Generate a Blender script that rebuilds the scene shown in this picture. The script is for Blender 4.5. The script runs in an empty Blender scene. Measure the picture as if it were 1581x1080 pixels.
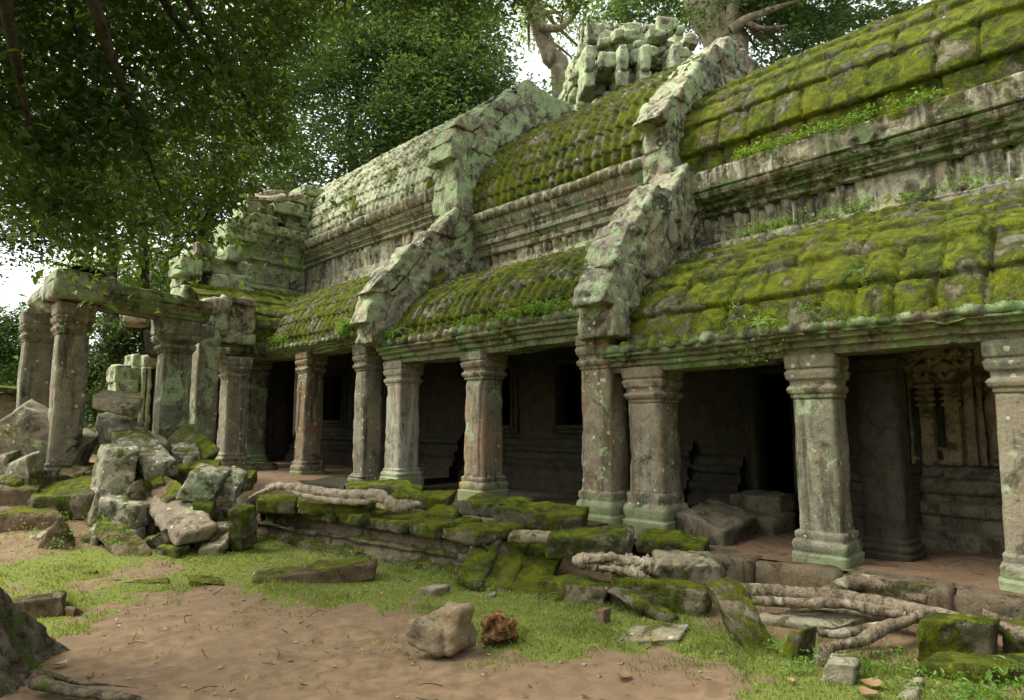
import bpy, math, random
import numpy as np
from mathutils import Vector, Matrix
R = math.radians
random.seed(7)
RNG = np.random.RandomState(11)
scene = bpy.context.scene
COL = scene.collection

# ------------------------------------------------------------------ camera, sky, sun, exposure
CAMZ, FPX, YAW, PIT = 1.62, 980.0, R(45.3), math.atan(115 / 980.0)
cd = bpy.data.cameras.new('camera'); cd.sensor_width = 36; cd.lens = 36 * FPX / 1581; cd.clip_start = .05; cd.clip_end = 2000
cam = bpy.data.objects.new('camera', cd); COL.objects.link(cam)
cam.location = (0, 0, CAMZ); cam.rotation_euler = (R(90) + PIT, 0, -YAW)
scene.camera = cam
SUN_EL, SUN_AZ = R(54), R(-42)         # azimuth from +Y towards +X
world = bpy.data.worlds.new('World'); scene.world = world; world.use_nodes = True
wt = world.node_tree; wt.nodes.clear()
sky = wt.nodes.new('ShaderNodeTexSky'); sky.sky_type = 'NISHITA'; sky.sun_disc = False
sky.sun_elevation = SUN_EL; sky.sun_rotation = SUN_AZ; sky.air_density = 1.0; sky.dust_density = 4.0; sky.ozone_density = 1.0
hs = wt.nodes.new('ShaderNodeHueSaturation'); hs.inputs['Saturation'].default_value = .25
bg = wt.nodes.new('ShaderNodeBackground'); bg.inputs['Strength'].default_value = .15
wo = wt.nodes.new('ShaderNodeOutputWorld')
wt.links.new(sky.outputs[0], hs.inputs['Color']); wm = wt.nodes.new('ShaderNodeMix'); wm.data_type = 'RGBA'; wm.blend_type = 'MULTIPLY'; wm.inputs[0].default_value = 1; wm.inputs[7].default_value = (.95, 1.0, .92, 1)
wt.links.new(hs.outputs[0], wm.inputs[6]); wt.links.new(wm.outputs[2], bg.inputs[0]); wt.links.new(bg.outputs[0], wo.inputs[0])
sd = bpy.data.lights.new('sun', 'SUN'); sd.energy = 1.35; sd.angle = R(30); sd.color = (1, .985, .92)
sun = bpy.data.objects.new('sun', sd); COL.objects.link(sun)
_d = Vector((math.sin(SUN_AZ) * math.cos(SUN_EL), math.cos(SUN_AZ) * math.cos(SUN_EL), math.sin(SUN_EL)))
sun.rotation_euler = _d.to_track_quat('Z', 'Y').to_euler()
vs = scene.view_settings; vs.view_transform = 'Standard'; vs.look = 'None'; vs.gamma = 1; vs.use_curve_mapping = False
vs.exposure = 1.72
scene.cycles.max_bounces = 6; scene.cycles.diffuse_bounces = 3; scene.cycles.glossy_bounces = 2
scene.cycles.transmission_bounces = 4; scene.cycles.transparent_max_bounces = 4
scene.cycles.use_denoising = True

# ------------------------------------------------------------------ placing: a photo pixel to a point in the place
_f = np.array([math.sin(YAW) * math.cos(PIT), math.cos(YAW) * math.cos(PIT), math.sin(PIT)])
_r = np.array([math.cos(YAW), -math.sin(YAW), 0.0]); _u = np.cross(_r, _f); CAM = np.array([0, 0, CAMZ])
def ray(px, py): return _f + _r * (px - 790.5) / FPX - _u * (py - 540) / FPX
def P(px, py, s): return CAM + ray(px, py) * s
def on(px, py, x=None, y=None, z=None):
    d = ray(px, py); i, v = (0, x) if x is not None else (1, y) if y is not None else (2, z)
    return CAM + d * ((v - CAM[i]) / d[i])
def depth(p): return float((np.asarray(p) - CAM) @ _f)
def pix(p):
    q = np.asarray(p) - CAM; s = q @ _f
    return 790.5 + FPX * (q @ _r) / s, 540 - FPX * (q @ _u) / s

# ------------------------------------------------------------------ noise
def _hash(i, j, k, seed):
    n = (i * 374761393 + j * 668265263 + k * 1274126177 + seed * 144269504) & 0xffffffff
    n = ((n ^ (n >> 13)) * 1103515245) & 0xffffffff
    n = ((n ^ (n >> 15)) * 2246822519) & 0xffffffff
    return ((n ^ (n >> 16)) & 0xffff) / 32767.5 - 1.0
def vn(p, seed=0):
    p = np.asarray(p, float); f = np.floor(p).astype(np.int64); t = p - f; t = t * t * t * (t * (t * 6 - 15) + 10)
    i, j, k = f[..., 0], f[..., 1], f[..., 2]; a, b, c = t[..., 0], t[..., 1], t[..., 2]
    def L(x, y, w): return x + (y - x) * w
    z0 = L(L(_hash(i, j, k, seed), _hash(i+1, j, k, seed), a), L(_hash(i, j+1, k, seed), _hash(i+1, j+1, k, seed), a), b)
    z1 = L(L(_hash(i, j, k+1, seed), _hash(i+1, j, k+1, seed), a), L(_hash(i, j+1, k+1, seed), _hash(i+1, j+1, k+1, seed), a), b)
    return L(z0, z1, c)
def fbm(p, sc=1.0, o=4, seed=0):
    p = np.asarray(p, float) * sc; r = 0; a = 1
    for q in range(o): r = r + a * vn(p + 17.3 * q, seed + q); p = p * 2.03; a *= .5
    return r
def sstep(a, b, x):
    t = np.clip((x - a) / (b - a), 0, 1); return t * t * (3 - 2 * t)
def rnd1(n, seed=0):
    n = np.asarray(n).astype(np.int64); return _hash(n, n * 7 + 3, n * 0 + 11, seed)

# ------------------------------------------------------------------ mesh building
def mk(name, V, F, mat, parent=None, smooth=True, attrs=None):
    """V (n,3); F list of index arrays (m,3) / (m,4)"""
    if isinstance(F, np.ndarray): F = [F]
    F = [f for f in F if len(f)]
    me = bpy.data.meshes.new(name); V = np.asarray(V, np.float32); org = (0, 0, 0)
    if parent is None:
        org = V.mean(0); org[2] = V[:, 2].min(); V = V - org
    me.vertices.add(len(V)); me.vertices.foreach_set('co', V.ravel())
    nl = sum(f.size for f in F); npoly = sum(len(f) for f in F)
    me.loops.add(nl); me.polygons.add(npoly)
    me.loops.foreach_set('vertex_index', np.concatenate([f.ravel() for f in F]).astype(np.int32))
    ls = []; o = 0
    for f in F: ls.append(o + np.arange(len(f)) * f.shape[1]); o += f.size
    me.polygons.foreach_set('loop_start', np.concatenate(ls).astype(np.int32))
    me.polygons.foreach_set('use_smooth', np.full(npoly, smooth))
    me.update(calc_edges=True)
    for k, v in (attrs or {}).items():
        a = me.attributes.new(k, 'FLOAT', 'POINT'); a.data.foreach_set('value', np.asarray(v, np.float32))
    if mat: me.materials.append(mat)
    o = bpy.data.objects.new(name, me); COL.objects.link(o); o.location = org
    if parent:
        o.parent = parent
        if parent.parent is None: o.matrix_parent_inverse = Matrix.Translation(-parent.location)
    return o
def tag(o, label=None, cat=None, group=None, kind=None):
    if label: o['label'] = label
    if cat: o['category'] = cat
    if group: o['group'] = group
    if kind: o['kind'] = kind
    return o
def thing(name, label, cat, loc=(0, 0, 0), group=None):
    o = bpy.data.objects.new(name, None); COL.objects.link(o); o.location = loc; o.empty_display_size = .2
    return tag(o, label, cat, group)
class MB:
    def __init__(s): s.V = []; s.Q = []; s.T = []; s.n = 0
    def add(s, V, F):
        for f in (F if isinstance(F, list) else [F]):
            (s.Q if f.shape[1] == 4 else s.T).append(f + s.n)
        s.V.append(V); s.n += len(V); return s
    def build(s, name, mat, parent=None, smooth=True):
        F = []
        if s.Q: F.append(np.concatenate(s.Q))
        if s.T: F.append(np.concatenate(s.T))
        return mk(name, np.concatenate(s.V), F, mat, parent, smooth)
def grid_faces(n, m, closed=False):
    i = np.arange(n - 1)[:, None]; j = np.arange(m if closed else m - 1)[None, :]; j2 = (j + 1) % m
    return np.stack([i * m + j, i * m + j2, (i + 1) * m + j2, (i + 1) * m + j], -1).reshape(-1, 4)
def vnormals(V, F):
    N = np.zeros_like(V)
    for f in (F if isinstance(F, list) else [F]):
        a = V[f[:, 2]] - V[f[:, 0]]; b = V[f[:, -1]] - V[f[:, 1]]
        c = np.cross(a, b)
        for k in range(f.shape[1]): np.add.at(N, f[:, k], c)
    return N / (np.linalg.norm(N, axis=1, keepdims=True) + 1e-9)
_cubes = {}
def cube_grid(nx, ny, nz):
    key = (nx, ny, nz)
    if key in _cubes: return _cubes[key]
    V = []; F = []; o = 0; n = (nx, ny, nz)
    for ax in range(3):
        a, b = (ax + 1) % 3, (ax + 2) % 3
        for sg in (-1, 1):
            ga, gb = np.meshgrid(np.linspace(-1, 1, n[a] + 1), np.linspace(-1, 1, n[b] + 1), indexing='ij')
            v = np.zeros(ga.shape + (3,)); v[..., a] = ga; v[..., b] = gb; v[..., ax] = sg
            f = grid_faces(n[a] + 1, n[b] + 1)
            F.append((f if sg > 0 else f[:, ::-1]) + o); V.append(v.reshape(-1, 3)); o += v.size // 3
    V = np.concatenate(V); F = np.concatenate(F)
    _, ix, inv = np.unique(np.round(V * 4096).astype(int), axis=0, return_index=True, return_inverse=True)
    inv = inv.ravel(); _cubes[key] = (V[ix], inv[F]); return _cubes[key]
def rock_geo(c, e1, e2, e3, seed=0, cell=.05, rad=.05, amp=.03, chips=3, chipd=(.84, .97), fn=None, fine=.006, nmax=26):
    """a broken block: half-edge vectors e1..e3 about centre c"""
    c = np.asarray(c, float); E = [np.asarray(e, float) for e in (e1, e2, e3)]; Ls = np.array([np.linalg.norm(e) for e in E])
    n = [int(min(nmax, max(4, round(2 * L / cell)))) for L in Ls]
    U, F = cube_grid(*n); rad = min(rad, Ls.min() * .45)
    p = U * Ls; q = np.clip(p, -(Ls - rad), Ls - rad); d = p - q; dl = np.linalg.norm(d, axis=1, keepdims=True)
    p = q + np.where(dl > 1e-9, d / np.maximum(dl, 1e-9) * np.minimum(rad, dl), 0)
    rs = np.random.RandomState(seed + 5)
    for k in range(chips):
        dr = rs.choice([-1, 1], 3) * (rs.rand(3) * .9 + .15) / (Ls / Ls.max()); dr /= np.linalg.norm(dr)
        h = (np.abs(dr) * Ls).sum() * rs.uniform(*chipd); t = p @ dr - h
        p = p - np.where(t > 0, t, 0)[:, None] * dr
    if fn is not None: p = fn(p, U, Ls)
    M = np.stack([E[i] / Ls[i] for i in range(3)]); V = c + p @ M
    if np.linalg.det(M) < 0: F = F[:, ::-1]
    N = vnormals(V, F); s = Ls.mean()
    h = amp * fbm(V, .9 / max(s, .12), 3, seed) + fine * fbm(V, 9, 3, seed + 40)
    return V + N * h[:, None], F
def box_rock(x0, x1, y0, y1, z0, z1, **k):
    c = ((x0+x1)/2, (y0+y1)/2, (z0+z1)/2)
    return rock_geo(c, ((x1-x0)/2, 0, 0), (0, (y1-y0)/2, 0), (0, 0, (z1-z0)/2), **k)
def corners_geo(C, A, B, D, **k):
    C, A, B, D = [np.asarray(v, float) for v in (C, A, B, D)]
    e1, e2, e3 = (A - C) / 2, (B - C) / 2, (D - C) / 2
    return rock_geo(C + e1 + e2 + e3, e1, e2, -e3, **k)
def resample(prof, ds):
    pts = [np.array(prof[0], float)]; 
    for a, b in zip(prof[:-1], prof[1:]):
        a, b = np.array(a, float), np.array(b, float); n = max(1, int(round(np.linalg.norm(b - a) / ds)))
        for i in range(1, n + 1): pts.append(a + (b - a) * i / n)
    return np.array(pts)
def GX(o, a, z): return np.stack([o, a, z], -1)          # gallery: profile across x, run along y
def GY(o, a, z): return np.stack([a, o, z], -1)          # wing: profile across y, run along x
def sheet_geo(prof, a0, a1, disp=None, ds=.035, da=.045, fr=GX, sag=None, caps=False):
    """a moulding profile (o,z) run from a0 to a1; disp(t, a, P) pushes it out along the profile normal"""
    p = resample(prof, ds); t = np.concatenate([[0], np.cumsum(np.linalg.norm(np.diff(p, axis=0), axis=1))])
    d = np.gradient(p, axis=0); d /= np.linalg.norm(d, axis=1, keepdims=True) + 1e-9
    nrm = np.stack([-d[:, 1], d[:, 0]], 1)
    na = max(2, int(abs(a1 - a0) / da) + 1); a = np.linspace(a0, a1, na)
    T, A = np.meshgrid(t, a, indexing='ij'); O = np.repeat(p[:, :1], na, 1); Z = np.repeat(p[:, 1:], na, 1)
    if disp is not None:
        h = disp(T, A, np.stack([O, A, Z], -1)); O = O + nrm[:, :1] * h; Z = Z + nrm[:, 1:] * h
    if sag is not None: Z = Z + sag(A)
    V, F = fr(O, A, Z).reshape(-1, 3), grid_faces(len(p), na)
    if caps:
        n = len(V); i = np.arange(len(p) - 1); G = V.reshape(len(p), na, 3); o = np.array([p[:, 0].max(), p[:, 1].min()])
        V = np.concatenate([V, fr(np.array([o[0]] * 2), np.array([a0, a1]), np.array([o[1]] * 2))])
        F = [F, np.concatenate([np.stack([np.full(len(i), n), (i + 1) * na, i * na], 1), np.stack([np.full(len(i), n + 1), i * na + na - 1, (i + 1) * na + na - 1], 1)])]
    return V, F
def joints(T, A, courses, w=(.5, .9), seed=0, off=.012, groove=.022, gw=.014):
    """courses of stones: each block a hair in or out, a dark joint round it"""
    h = np.zeros_like(T); ci = np.searchsorted(courses, T) 
    rs = np.random.RandomState(seed)
    for c in range(len(courses) + 1):
        m = ci == c
        x = A.min() - 1 + rs.rand() * .5; js = [x]
        while x < A.max() + 1: x += rs.uniform(*w); js.append(x)
        js = np.array(js); k = np.searchsorted(js, A[m]); o = rs.uniform(-1, 1, len(js) + 2) * off
        dj = np.minimum(np.abs(A[m] - js[np.clip(k - 1, 0, len(js) - 1)]), np.abs(js[np.clip(k, 0, len(js) - 1)] - A[m]))
        h[m] += o[k] - groove * np.exp(-(dj / gw) ** 2)
    for c in courses: h -= groove * np.exp(-((T - c) / gw) ** 2)
    return h
def tube_geo(pts, rads, nseg=10, amp=.0, seed=0, sub=6, noise=3.0, flat=1.0):
    pts = np.array(pts, float); rads = np.array(rads, float); n = len(pts)
    u = np.linspace(0, n - 1, (n - 1) * sub + 1)
    def cr(a):
        out = []
        for x in u:
            i = min(int(x), n - 2); t = x - i
            p0, p1, p2, p3 = a[max(i-1, 0)], a[i], a[i+1], a[min(i+2, n-1)]
            out.append(.5 * ((2*p1) + (p2-p0)*t + (2*p0-5*p1+4*p2-p3)*t*t + (3*p1-p0-3*p2+p3)*t**3))
        return np.array(out)
    c = cr(pts); r = np.maximum(cr(rads), .002); d = np.gradient(c, axis=0); d /= np.linalg.norm(d, axis=1, keepdims=True) + 1e-9
    ref = np.array([0, 0, 1.0]) if abs(d[:, 2]).mean() < .8 else np.array([1.0, 0, 0])
    a = np.cross(d, ref); a /= np.linalg.norm(a, axis=1, keepdims=True) + 1e-9; b = np.cross(a, d)
    th = np.linspace(0, 2 * math.pi, nseg, endpoint=False)
    V = c[:, None] + r[:, None, None] * (np.cos(th)[None, :, None] * a[:, None] + flat * np.sin(th)[None, :, None] * b[:, None])
    if amp:
        dirn = V - c[:, None]; h = fbm(V.reshape(-1, 3), noise, 4, seed).reshape(V.shape[:2]); V = V + dirn * (h * amp)[..., None] + (dirn * (fbm(V.reshape(-1, 3) * (1, 1, 1), noise * 4.5, 3, seed + 7).reshape(V.shape[:2]) * amp * .45)[..., None] if noise > 4.5 else 0)
    V = V.reshape(-1, 3); F = grid_faces(len(c), nseg, True)
    V = np.concatenate([V, c[:1], c[-1:]]); m = len(V)
    j = np.arange(nseg); T1 = np.stack([np.full(nseg, m - 2), (j + 1) % nseg, j], 1); o = (len(c) - 1) * nseg
    T2 = np.stack([np.full(nseg, m - 1), o + j, o + (j + 1) % nseg], 1)
    return V, [F[:, ::-1], np.concatenate([T1, T2])]

# ------------------------------------------------------------------ materials
class NT:
    def __init__(s, name):
        s.m = bpy.data.materials.new(name); s.m.use_nodes = True; s.t = s.m.node_tree; s.t.nodes.clear()
        s.out = s.t.nodes.new('ShaderNodeOutputMaterial')
    def n(s, ty, ins=None, **pr):
        n = s.t.nodes.new(ty)
        for k, v in pr.items(): setattr(n, k, v)
        for k, v in (ins or {}).items():
            if isinstance(v, bpy.types.NodeSocket): s.t.links.new(v, n.inputs[k])
            else: n.inputs[k].default_value = v
        return n
    def math(s, op, a, b=0.0, c=None):
        i = {0: a, 1: b}
        if c is not None: i[2] = c
        return s.n('ShaderNodeMath', i, operation=op).outputs[0]
    def ss(s, v, a, b, lo=0.0, hi=1.0):
        return s.n('ShaderNodeMapRange', {'Value': v, 'From Min': a, 'From Max': b, 'To Min': lo, 'To Max': hi}, interpolation_type='SMOOTHSTEP').outputs[0]
    def mix(s, f, a, b, bt='MIX'):
        n = s.n('ShaderNodeMix', data_type='RGBA', blend_type=bt)
        for k, v in ((0, f), (6, a), (7, b)):
            if isinstance(v, bpy.types.NodeSocket): s.t.links.new(v, n.inputs[k])
            elif k == 0: n.inputs[k].default_value = v
            else: n.inputs[k].default_value = tuple(v) + (1,)
        return n.outputs[2]
    def noise(s, vec, sc, det=4.0, dist=0.0, rough=.55):
        return s.n('ShaderNodeTexNoise', {'Vector': vec, 'Scale': sc, 'Detail': det, 'Distortion': dist, 'Roughness': rough}).outputs['Fac']
    def scaled(s, vec, xyz, off=(0, 0, 0)):
        return s.n('ShaderNodeMapping', {'Vector': vec, 'Scale': xyz, 'Location': off}).outputs[0]
    def finish(s, col, rough=.92, bump=None, bstr=.5, bdist=.02, spec=.15, trans=0.0, tcol=None):
        ins = {'Base Color': col if isinstance(col, bpy.types.NodeSocket) else tuple(col) + (1,), 'Roughness': rough, 'Specular IOR Level': spec}
        if bump is not None:
            ins['Normal'] = s.n('ShaderNodeBump', {'Height': bump, 'Strength': bstr, 'Distance': bdist}).outputs[0]
        p = s.n('ShaderNodeBsdfPrincipled', ins).outputs[0]
        if trans:
            tr = s.n('ShaderNodeBsdfTranslucent', {'Color': tcol}).outputs[0]
            p = s.n('ShaderNodeMixShader', {0: trans, 1: p, 2: tr}).outputs[0]
        s.t.links.new(p, s.out.inputs[0]); return s.m
MOSS, MOSSD = (.120, .145, .008), (.030, .040, .006)
def stone(name, base=(.150, .122, .085), base2=(.085, .068, .046), lichen=.3, lcol=(.34, .38, .19), moss=.3, mossz=.55, orange=0.0,
          streak=.4, spots=.2, white=0.0, lv=0.0, stain=.35, warm=.5, seed=0.0, bstr=.6, pitted=0.0, foot=None, moss2=0.0):
    base, base2 = [(c[0], c[1] * warm + c[0] * .93 * (1 - warm), c[2] * warm + c[0] * .69 * (1 - warm)) for c in (base, base2)]
    t = NT(name); g = t.n('ShaderNodeNewGeometry'); pos = t.scaled(g.outputs['Position'], (1, 1, 1), (seed * 3.1, seed * 1.7, seed))
    nz = t.n('ShaderNodeSeparateXYZ', {0: g.outputs['Normal']}).outputs[2]
    big = t.noise(pos, 1.1, 6, .4); mid = t.noise(pos, 5.5, 8, .6, .62); fine = t.noise(pos, 38, 6, 0, .7)
    c = t.mix(t.ss(mid, .36, .62), tuple(v * .72 for v in base2), base)
    c = t.mix(t.ss(big, .4, .65, 0, .55), c, (base[0]*1.25, base[1]*1.02, base[2]*.85))
    c = t.mix(t.ss(fine, .3, .75, 0, .5), c, (base[0]*1.7, base[1]*1.7, base[2]*1.65))
    c = t.mix(t.ss(t.noise(pos, 13, 8, .4, .7), .56, .70, 0, .65), c, tuple(v * .38 for v in base2))
    if stain:
        f = t.noise(pos, 2.7, 10, .7, .74); c = t.mix(t.ss(f, .62 - stain * .2, .72 - stain * .16, 0, .8), c, (.028, .025, .017))
    if orange:
        f = t.noise(t.scaled(pos, (3.2, 3.2, .9)), 1.0, 7, .8, .6); c = t.mix(t.ss(f, .62 - orange * .3, .78 - orange * .22, 0, .85), c, (.27, .115, .035))
    if streak:
        f = t.noise(t.scaled(pos, (7, 7, .55)), 1.0, 6, .3, .6); c = t.mix(t.ss(f, .66 - streak * .3, .82 - streak * .25, 0, .8), c, (.030, .025, .017))
    if white:
        f = t.noise(t.scaled(pos, (8, 8, .8)), 1.0, 8, .5, .65); c = t.mix(t.ss(f, .64 - white * .3, .76 - white * .26, 0, .9), c, (.46, .43, .36))
    if lv:
        f = t.noise(t.scaled(pos, (5, 5, 1.1)), 1.0, 10, .5, .72); c = t.mix(t.ss(f, .66 - lv * .3, .76 - lv * .28, 0, .62), c, t.mix(t.ss(t.noise(pos, 26, 5), .35, .7), lcol, (lcol[0]*.6, lcol[1]*.66, lcol[2]*.6)))
    if lichen:
        f = t.math('ADD', t.math('MULTIPLY', t.noise(pos, 2.3, 9, .9, .66), .75), t.math('MULTIPLY', t.noise(pos, 17, 6, .3, .7), .25))
        lc = t.mix(t.ss(t.noise(pos, 26, 5), .35, .7), lcol, (lcol[0]*.62, lcol[1]*.68, lcol[2]*.6))
        c = t.mix(t.ss(f, .66 - lichen * .33, .72 - lichen * .28, 0, .95), c, lc)
    if spots:
        v = t.n('ShaderNodeTexVoronoi', {'Vector': pos, 'Scale': 13.0})
        rad = t.math('MULTIPLY', t.ss(t.n('ShaderNodeSeparateColor', {0: v.outputs['Color']}).outputs[0], 1 - spots * .75, 1.0, 0, .36), t.ss(t.noise(pos, 40, 3), .2, .6, .5, 1.0))
        c = t.mix(t.math('MULTIPLY', t.math('LESS_THAN', v.outputs['Distance'], rad), .85), c, (.47, .49, .36))
    h = t.math('ADD', t.math('MULTIPLY', mid, .7), t.math('MULTIPLY', fine, .35))
    if foot is not None:      # algae on the lowest stones
        z = t.n('ShaderNodeSeparateXYZ', {0: g.outputs['Position']}).outputs[2]
        f = t.math('ADD', t.math('MULTIPLY', t.math('SUBTRACT', foot, z), 2.6), t.math('MULTIPLY', t.noise(t.scaled(pos, (1, 1, .5)), 5, 8, .6, .65), 2.6))
        c = t.mix(t.ss(f, 1.15, 1.7, 0, .8), c, (.24, .275, .14))
    if pitted:
        v = t.noise(pos, 22, 5, .3); c = t.mix(t.ss(v, .55, .42, 0, .8), c, (.05, .022, .008)); h = t.math('ADD', h, t.math('MULTIPLY', v, 1.5))
    if moss or moss2:
        n1 = t.math('SUBTRACT', t.noise(pos, 2.0, 8, .8, .66), .5); n2 = t.math('SUBTRACT', t.noise(pos, 9.0, 7, .5, .7), .5)
        nn = t.math('ADD', t.math('MULTIPLY', n1, 2.0), t.math('MULTIPLY', n2, 1.0))
        f = t.math('ADD', t.math('MULTIPLY', t.math('SUBTRACT', nz, mossz), .45), t.math('ADD', nn, moss - .38 if moss else -.6))
        if moss2: f = t.math('MAXIMUM', f, t.math('ADD', nn, moss2 - .36))
        mf = t.ss(f, -.06, .20, 0, .96)
        mn = t.noise(pos, 6.5, 8, .6, .72)
        cr = t.n('ShaderNodeValToRGB', {0: mn}); el = cr.color_ramp.elements
        el[0].position = .34; el[0].color = (.016, .022, .004, 1); el[1].position = .68; el[1].color = (.235, .245, .010, 1)
        e = el.new(.46); e.color = (.060, .076, .006, 1); e = el.new(.56); e.color = (.135, .155, .008, 1)
        mc = t.mix(t.ss(t.noise(pos, 85, 4), .38, .7, 0, .6), cr.outputs[0], (.030, .036, .006))
        mc = t.mix(t.ss(t.noise(pos, 1.1, 5, .5), .50, .66, 0, .55), mc, (.14, .14, .006))
        c = t.mix(mf, c, mc)
        h = t.math('ADD', h, t.math('MULTIPLY', mf, t.math('ADD', .3, t.math('MULTIPLY', t.noise(pos, 55, 5, 0, .7), 1.1))))
    return t.finish(c, .93, h, min(1, bstr * 1.6), .035, .12)
M = {}
M['roofR'] = stone('roof stone mossy', base=(.115, .10, .06), base2=(.055, .048, .03), lichen=.14, moss=.48, mossz=.35, moss2=.53, spots=.08, streak=0, seed=1)
M['roofM'] = stone('roof stone ribbed', base=(.15, .135, .085), base2=(.085, .070, .035), lichen=.34, moss=.50, mossz=.45, moss2=.54, spots=.1, streak=0, seed=2, lcol=(.34, .34, .21))
M['roofL'] = stone('roof stone pale', base=(.19, .17, .11), base2=(.12, .10, .06), lichen=.72, moss=.02, mossz=.6, moss2=.30, spots=.15, streak=0, seed=3, lcol=(.46, .46, .31), stain=.2)
M['cornR'] = stone('cornice stone green', base=(.175, .145, .098), base2=(.085, .066, .042), lichen=.62, moss=.36, mossz=.2, streak=.35, spots=.05, seed=4, lcol=(.22, .29, .13), moss2=.20)
M['cornU'] = stone('upper cornice stone', base=(.25, .21, .155), base2=(.07, .054, .038), lichen=.4, moss=.20, mossz=.25, streak=.55, spots=.08, white=.3, seed=5, lcol=(.20, .26, .12), moss2=.05, stain=.45)
M['cornUR'] = stone('upper cornice stone mossy', base=(.26, .225, .165), base2=(.08, .062, .043), lichen=.5, moss=.22, mossz=.2, moss2=.28, streak=.7, spots=.08, white=.3, seed=35, lcol=(.15, .19, .085), stain=.65)
M['frieze'] = stone('frieze stone', base=(.26, .225, .165), base2=(.12, .10, .07), lichen=.42, moss=.06, mossz=.7, streak=.62, white=.2, seed=6, lcol=(.33, .38, .19), stain=.75)
M['gable'] = stone('gable stone', base=(.27, .225, .17), base2=(.13, .105, .072), lichen=.54, moss=.10, mossz=.75, streak=.5, spots=.25, seed=7, lcol=(.37, .41, .245), stain=.85, white=.1)
M['pale'] = stone('pale lichen stone', base=(.21, .185, .13), base2=(.11, .092, .065), lichen=.64, moss=.08, mossz=.8, streak=.18, spots=.25, seed=8, lcol=(.36, .42, .225), stain=.7, white=.25)
M['inner'] = stone('inner wall stone shaded', base=(.045, .036, .024), base2=(.025, .02, .013), lichen=.04, moss=0, streak=.4, spots=0, seed=9)  # deep shade of the interior put into the base colour
M['carved'] = stone('carved wall stone lit', base=(.26, .20, .135), base2=(.10, .074, .05), lichen=.05, moss=0, streak=.3, spots=0, seed=10, warm=.9, stain=.5)  # paler wall stone: light falling on this wall is put into the base
M['colA'] = stone('pillar stone grey', base=(.195, .168, .125), base2=(.135, .112, .078), lichen=.32, moss=0, streak=0.55, spots=.3, seed=11, foot=.42, lv=0.34, lcol=(.36, .40, .24))
M['colB'] = stone('pillar stone orange', base=(.225, .185, .132), base2=(.14, .105, .07), lichen=.36, moss=0, orange=.36, streak=0.6, spots=.25, seed=12, foot=.72, lcol=(.36, .40, .24), lv=0.22, warm=.8)
M['colC'] = stone('pillar stone white', base=(.30, .265, .21), base2=(.15, .125, .09), lichen=.34, moss=0, white=.62, streak=0.5, spots=.1, seed=13, foot=.8, lv=0.2, lcol=(.36, .40, .24))
M['colD'] = stone('pillar stone green', base=(.16, .145, .10), base2=(.09, .078, .05), lichen=.5, moss=.05, streak=0.6, spots=.1, seed=14, foot=1.1, lcol=(.36, .40, .24), lv=0.4)
M['colE'] = stone('pillar stone rosy', base=(.225, .182, .138), base2=(.13, .097, .068), lichen=.32, moss=0, orange=.18, white=.2, streak=0.55, spots=.3, seed=15, foot=.65, lv=0.3, lcol=(.36, .40, .24), warm=.7)
M['floor'] = stone('earthy floor stone', base=(.13, .083, .052), base2=(.085, .054, .034), lichen=.04, moss=.05, mossz=1.2, streak=0, spots=0, seed=16, warm=.9, stain=.5)
M['curb'] = stone('kerb stone', base=(.105, .076, .048), base2=(.07, .05, .032), lichen=.10, moss=.10, mossz=1.25, moss2=.24, streak=.3, spots=.02, seed=17, warm=.7)
M['rk_spot'] = stone('fallen stone spotted', base=(.215, .19, .140), base2=(.115, .098, .070), lichen=.42, moss=.3, mossz=.75, streak=.1, spots=.6, seed=18, lcol=(.31, .345, .21), moss2=.27, stain=.5)
M['rk_moss'] = stone('fallen stone mossy', base=(.150, .115, .070), base2=(.085, .066, .040), lichen=.20, moss=.5, mossz=.6, streak=.1, spots=.12, seed=19, lcol=(.24, .29, .14), moss2=.46)
M['rk_deep'] = stone('fallen stone deep moss', base=(.115, .092, .056), base2=(.06, .05, .03), lichen=.12, moss=.62, mossz=.45, moss2=.44, streak=.1, spots=.08, seed=20, lcol=(.20, .25, .11))
M['rk_red'] = stone('fallen stone rosy', base=(.185, .145, .108), base2=(.125, .09, .066), lichen=.34, moss=.10, mossz=.7, orange=.1, streak=.12, spots=.24, seed=21, warm=.75, stain=.3)
M['rk_tan'] = stone('tan boulder', base=(.20, .155, .10), base2=(.14, .10, .058), lichen=.06, moss=.14, mossz=1.0, streak=.05, spots=.04, seed=22, warm=.95, stain=.1, moss2=.10)
M['rk_flat'] = stone('flat pale stone', base=(.235, .195, .120), base2=(.15, .122, .075), lichen=.22, moss=.16, mossz=1.0, streak=0, spots=.05, seed=23, lcol=(.25, .26, .14), stain=.4, moss2=.22)
M['rk_brown'] = stone('brown stone with moss top', base=(.14, .092, .058), base2=(.08, .053, .034), lichen=.08, moss=.42, mossz=.75, streak=.2, spots=.06, seed=24, lcol=(.24, .29, .14), warm=.85, moss2=.12)
M['laterite'] = stone('laterite', base=(.27, .145, .055), base2=(.15, .075, .028), lichen=.04, moss=.02, mossz=1.0, streak=0, spots=0, seed=25, pitted=1.0, warm=1.0, stain=0)
M['inner2'] = stone('carved base stone', base=(.13, .098, .062), base2=(.06, .046, .03), lichen=.04, moss=0, streak=.4, spots=0, seed=29, stain=.6)
M['plinth'] = stone('terrace stone', base=(.12, .085, .055), base2=(.065, .046, .03), lichen=.16, moss=.26, mossz=.5, moss2=.18, streak=.35, spots=.03, seed=26, lcol=(.17, .21, .09))
M['tower'] = stone('tower stone', base=(.24, .225, .17), base2=(.15, .14, .10), lichen=.66, moss=.06, mossz=.7, streak=.4, spots=.3, seed=27, lcol=(.38, .42, .25), stain=.75)

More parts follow.
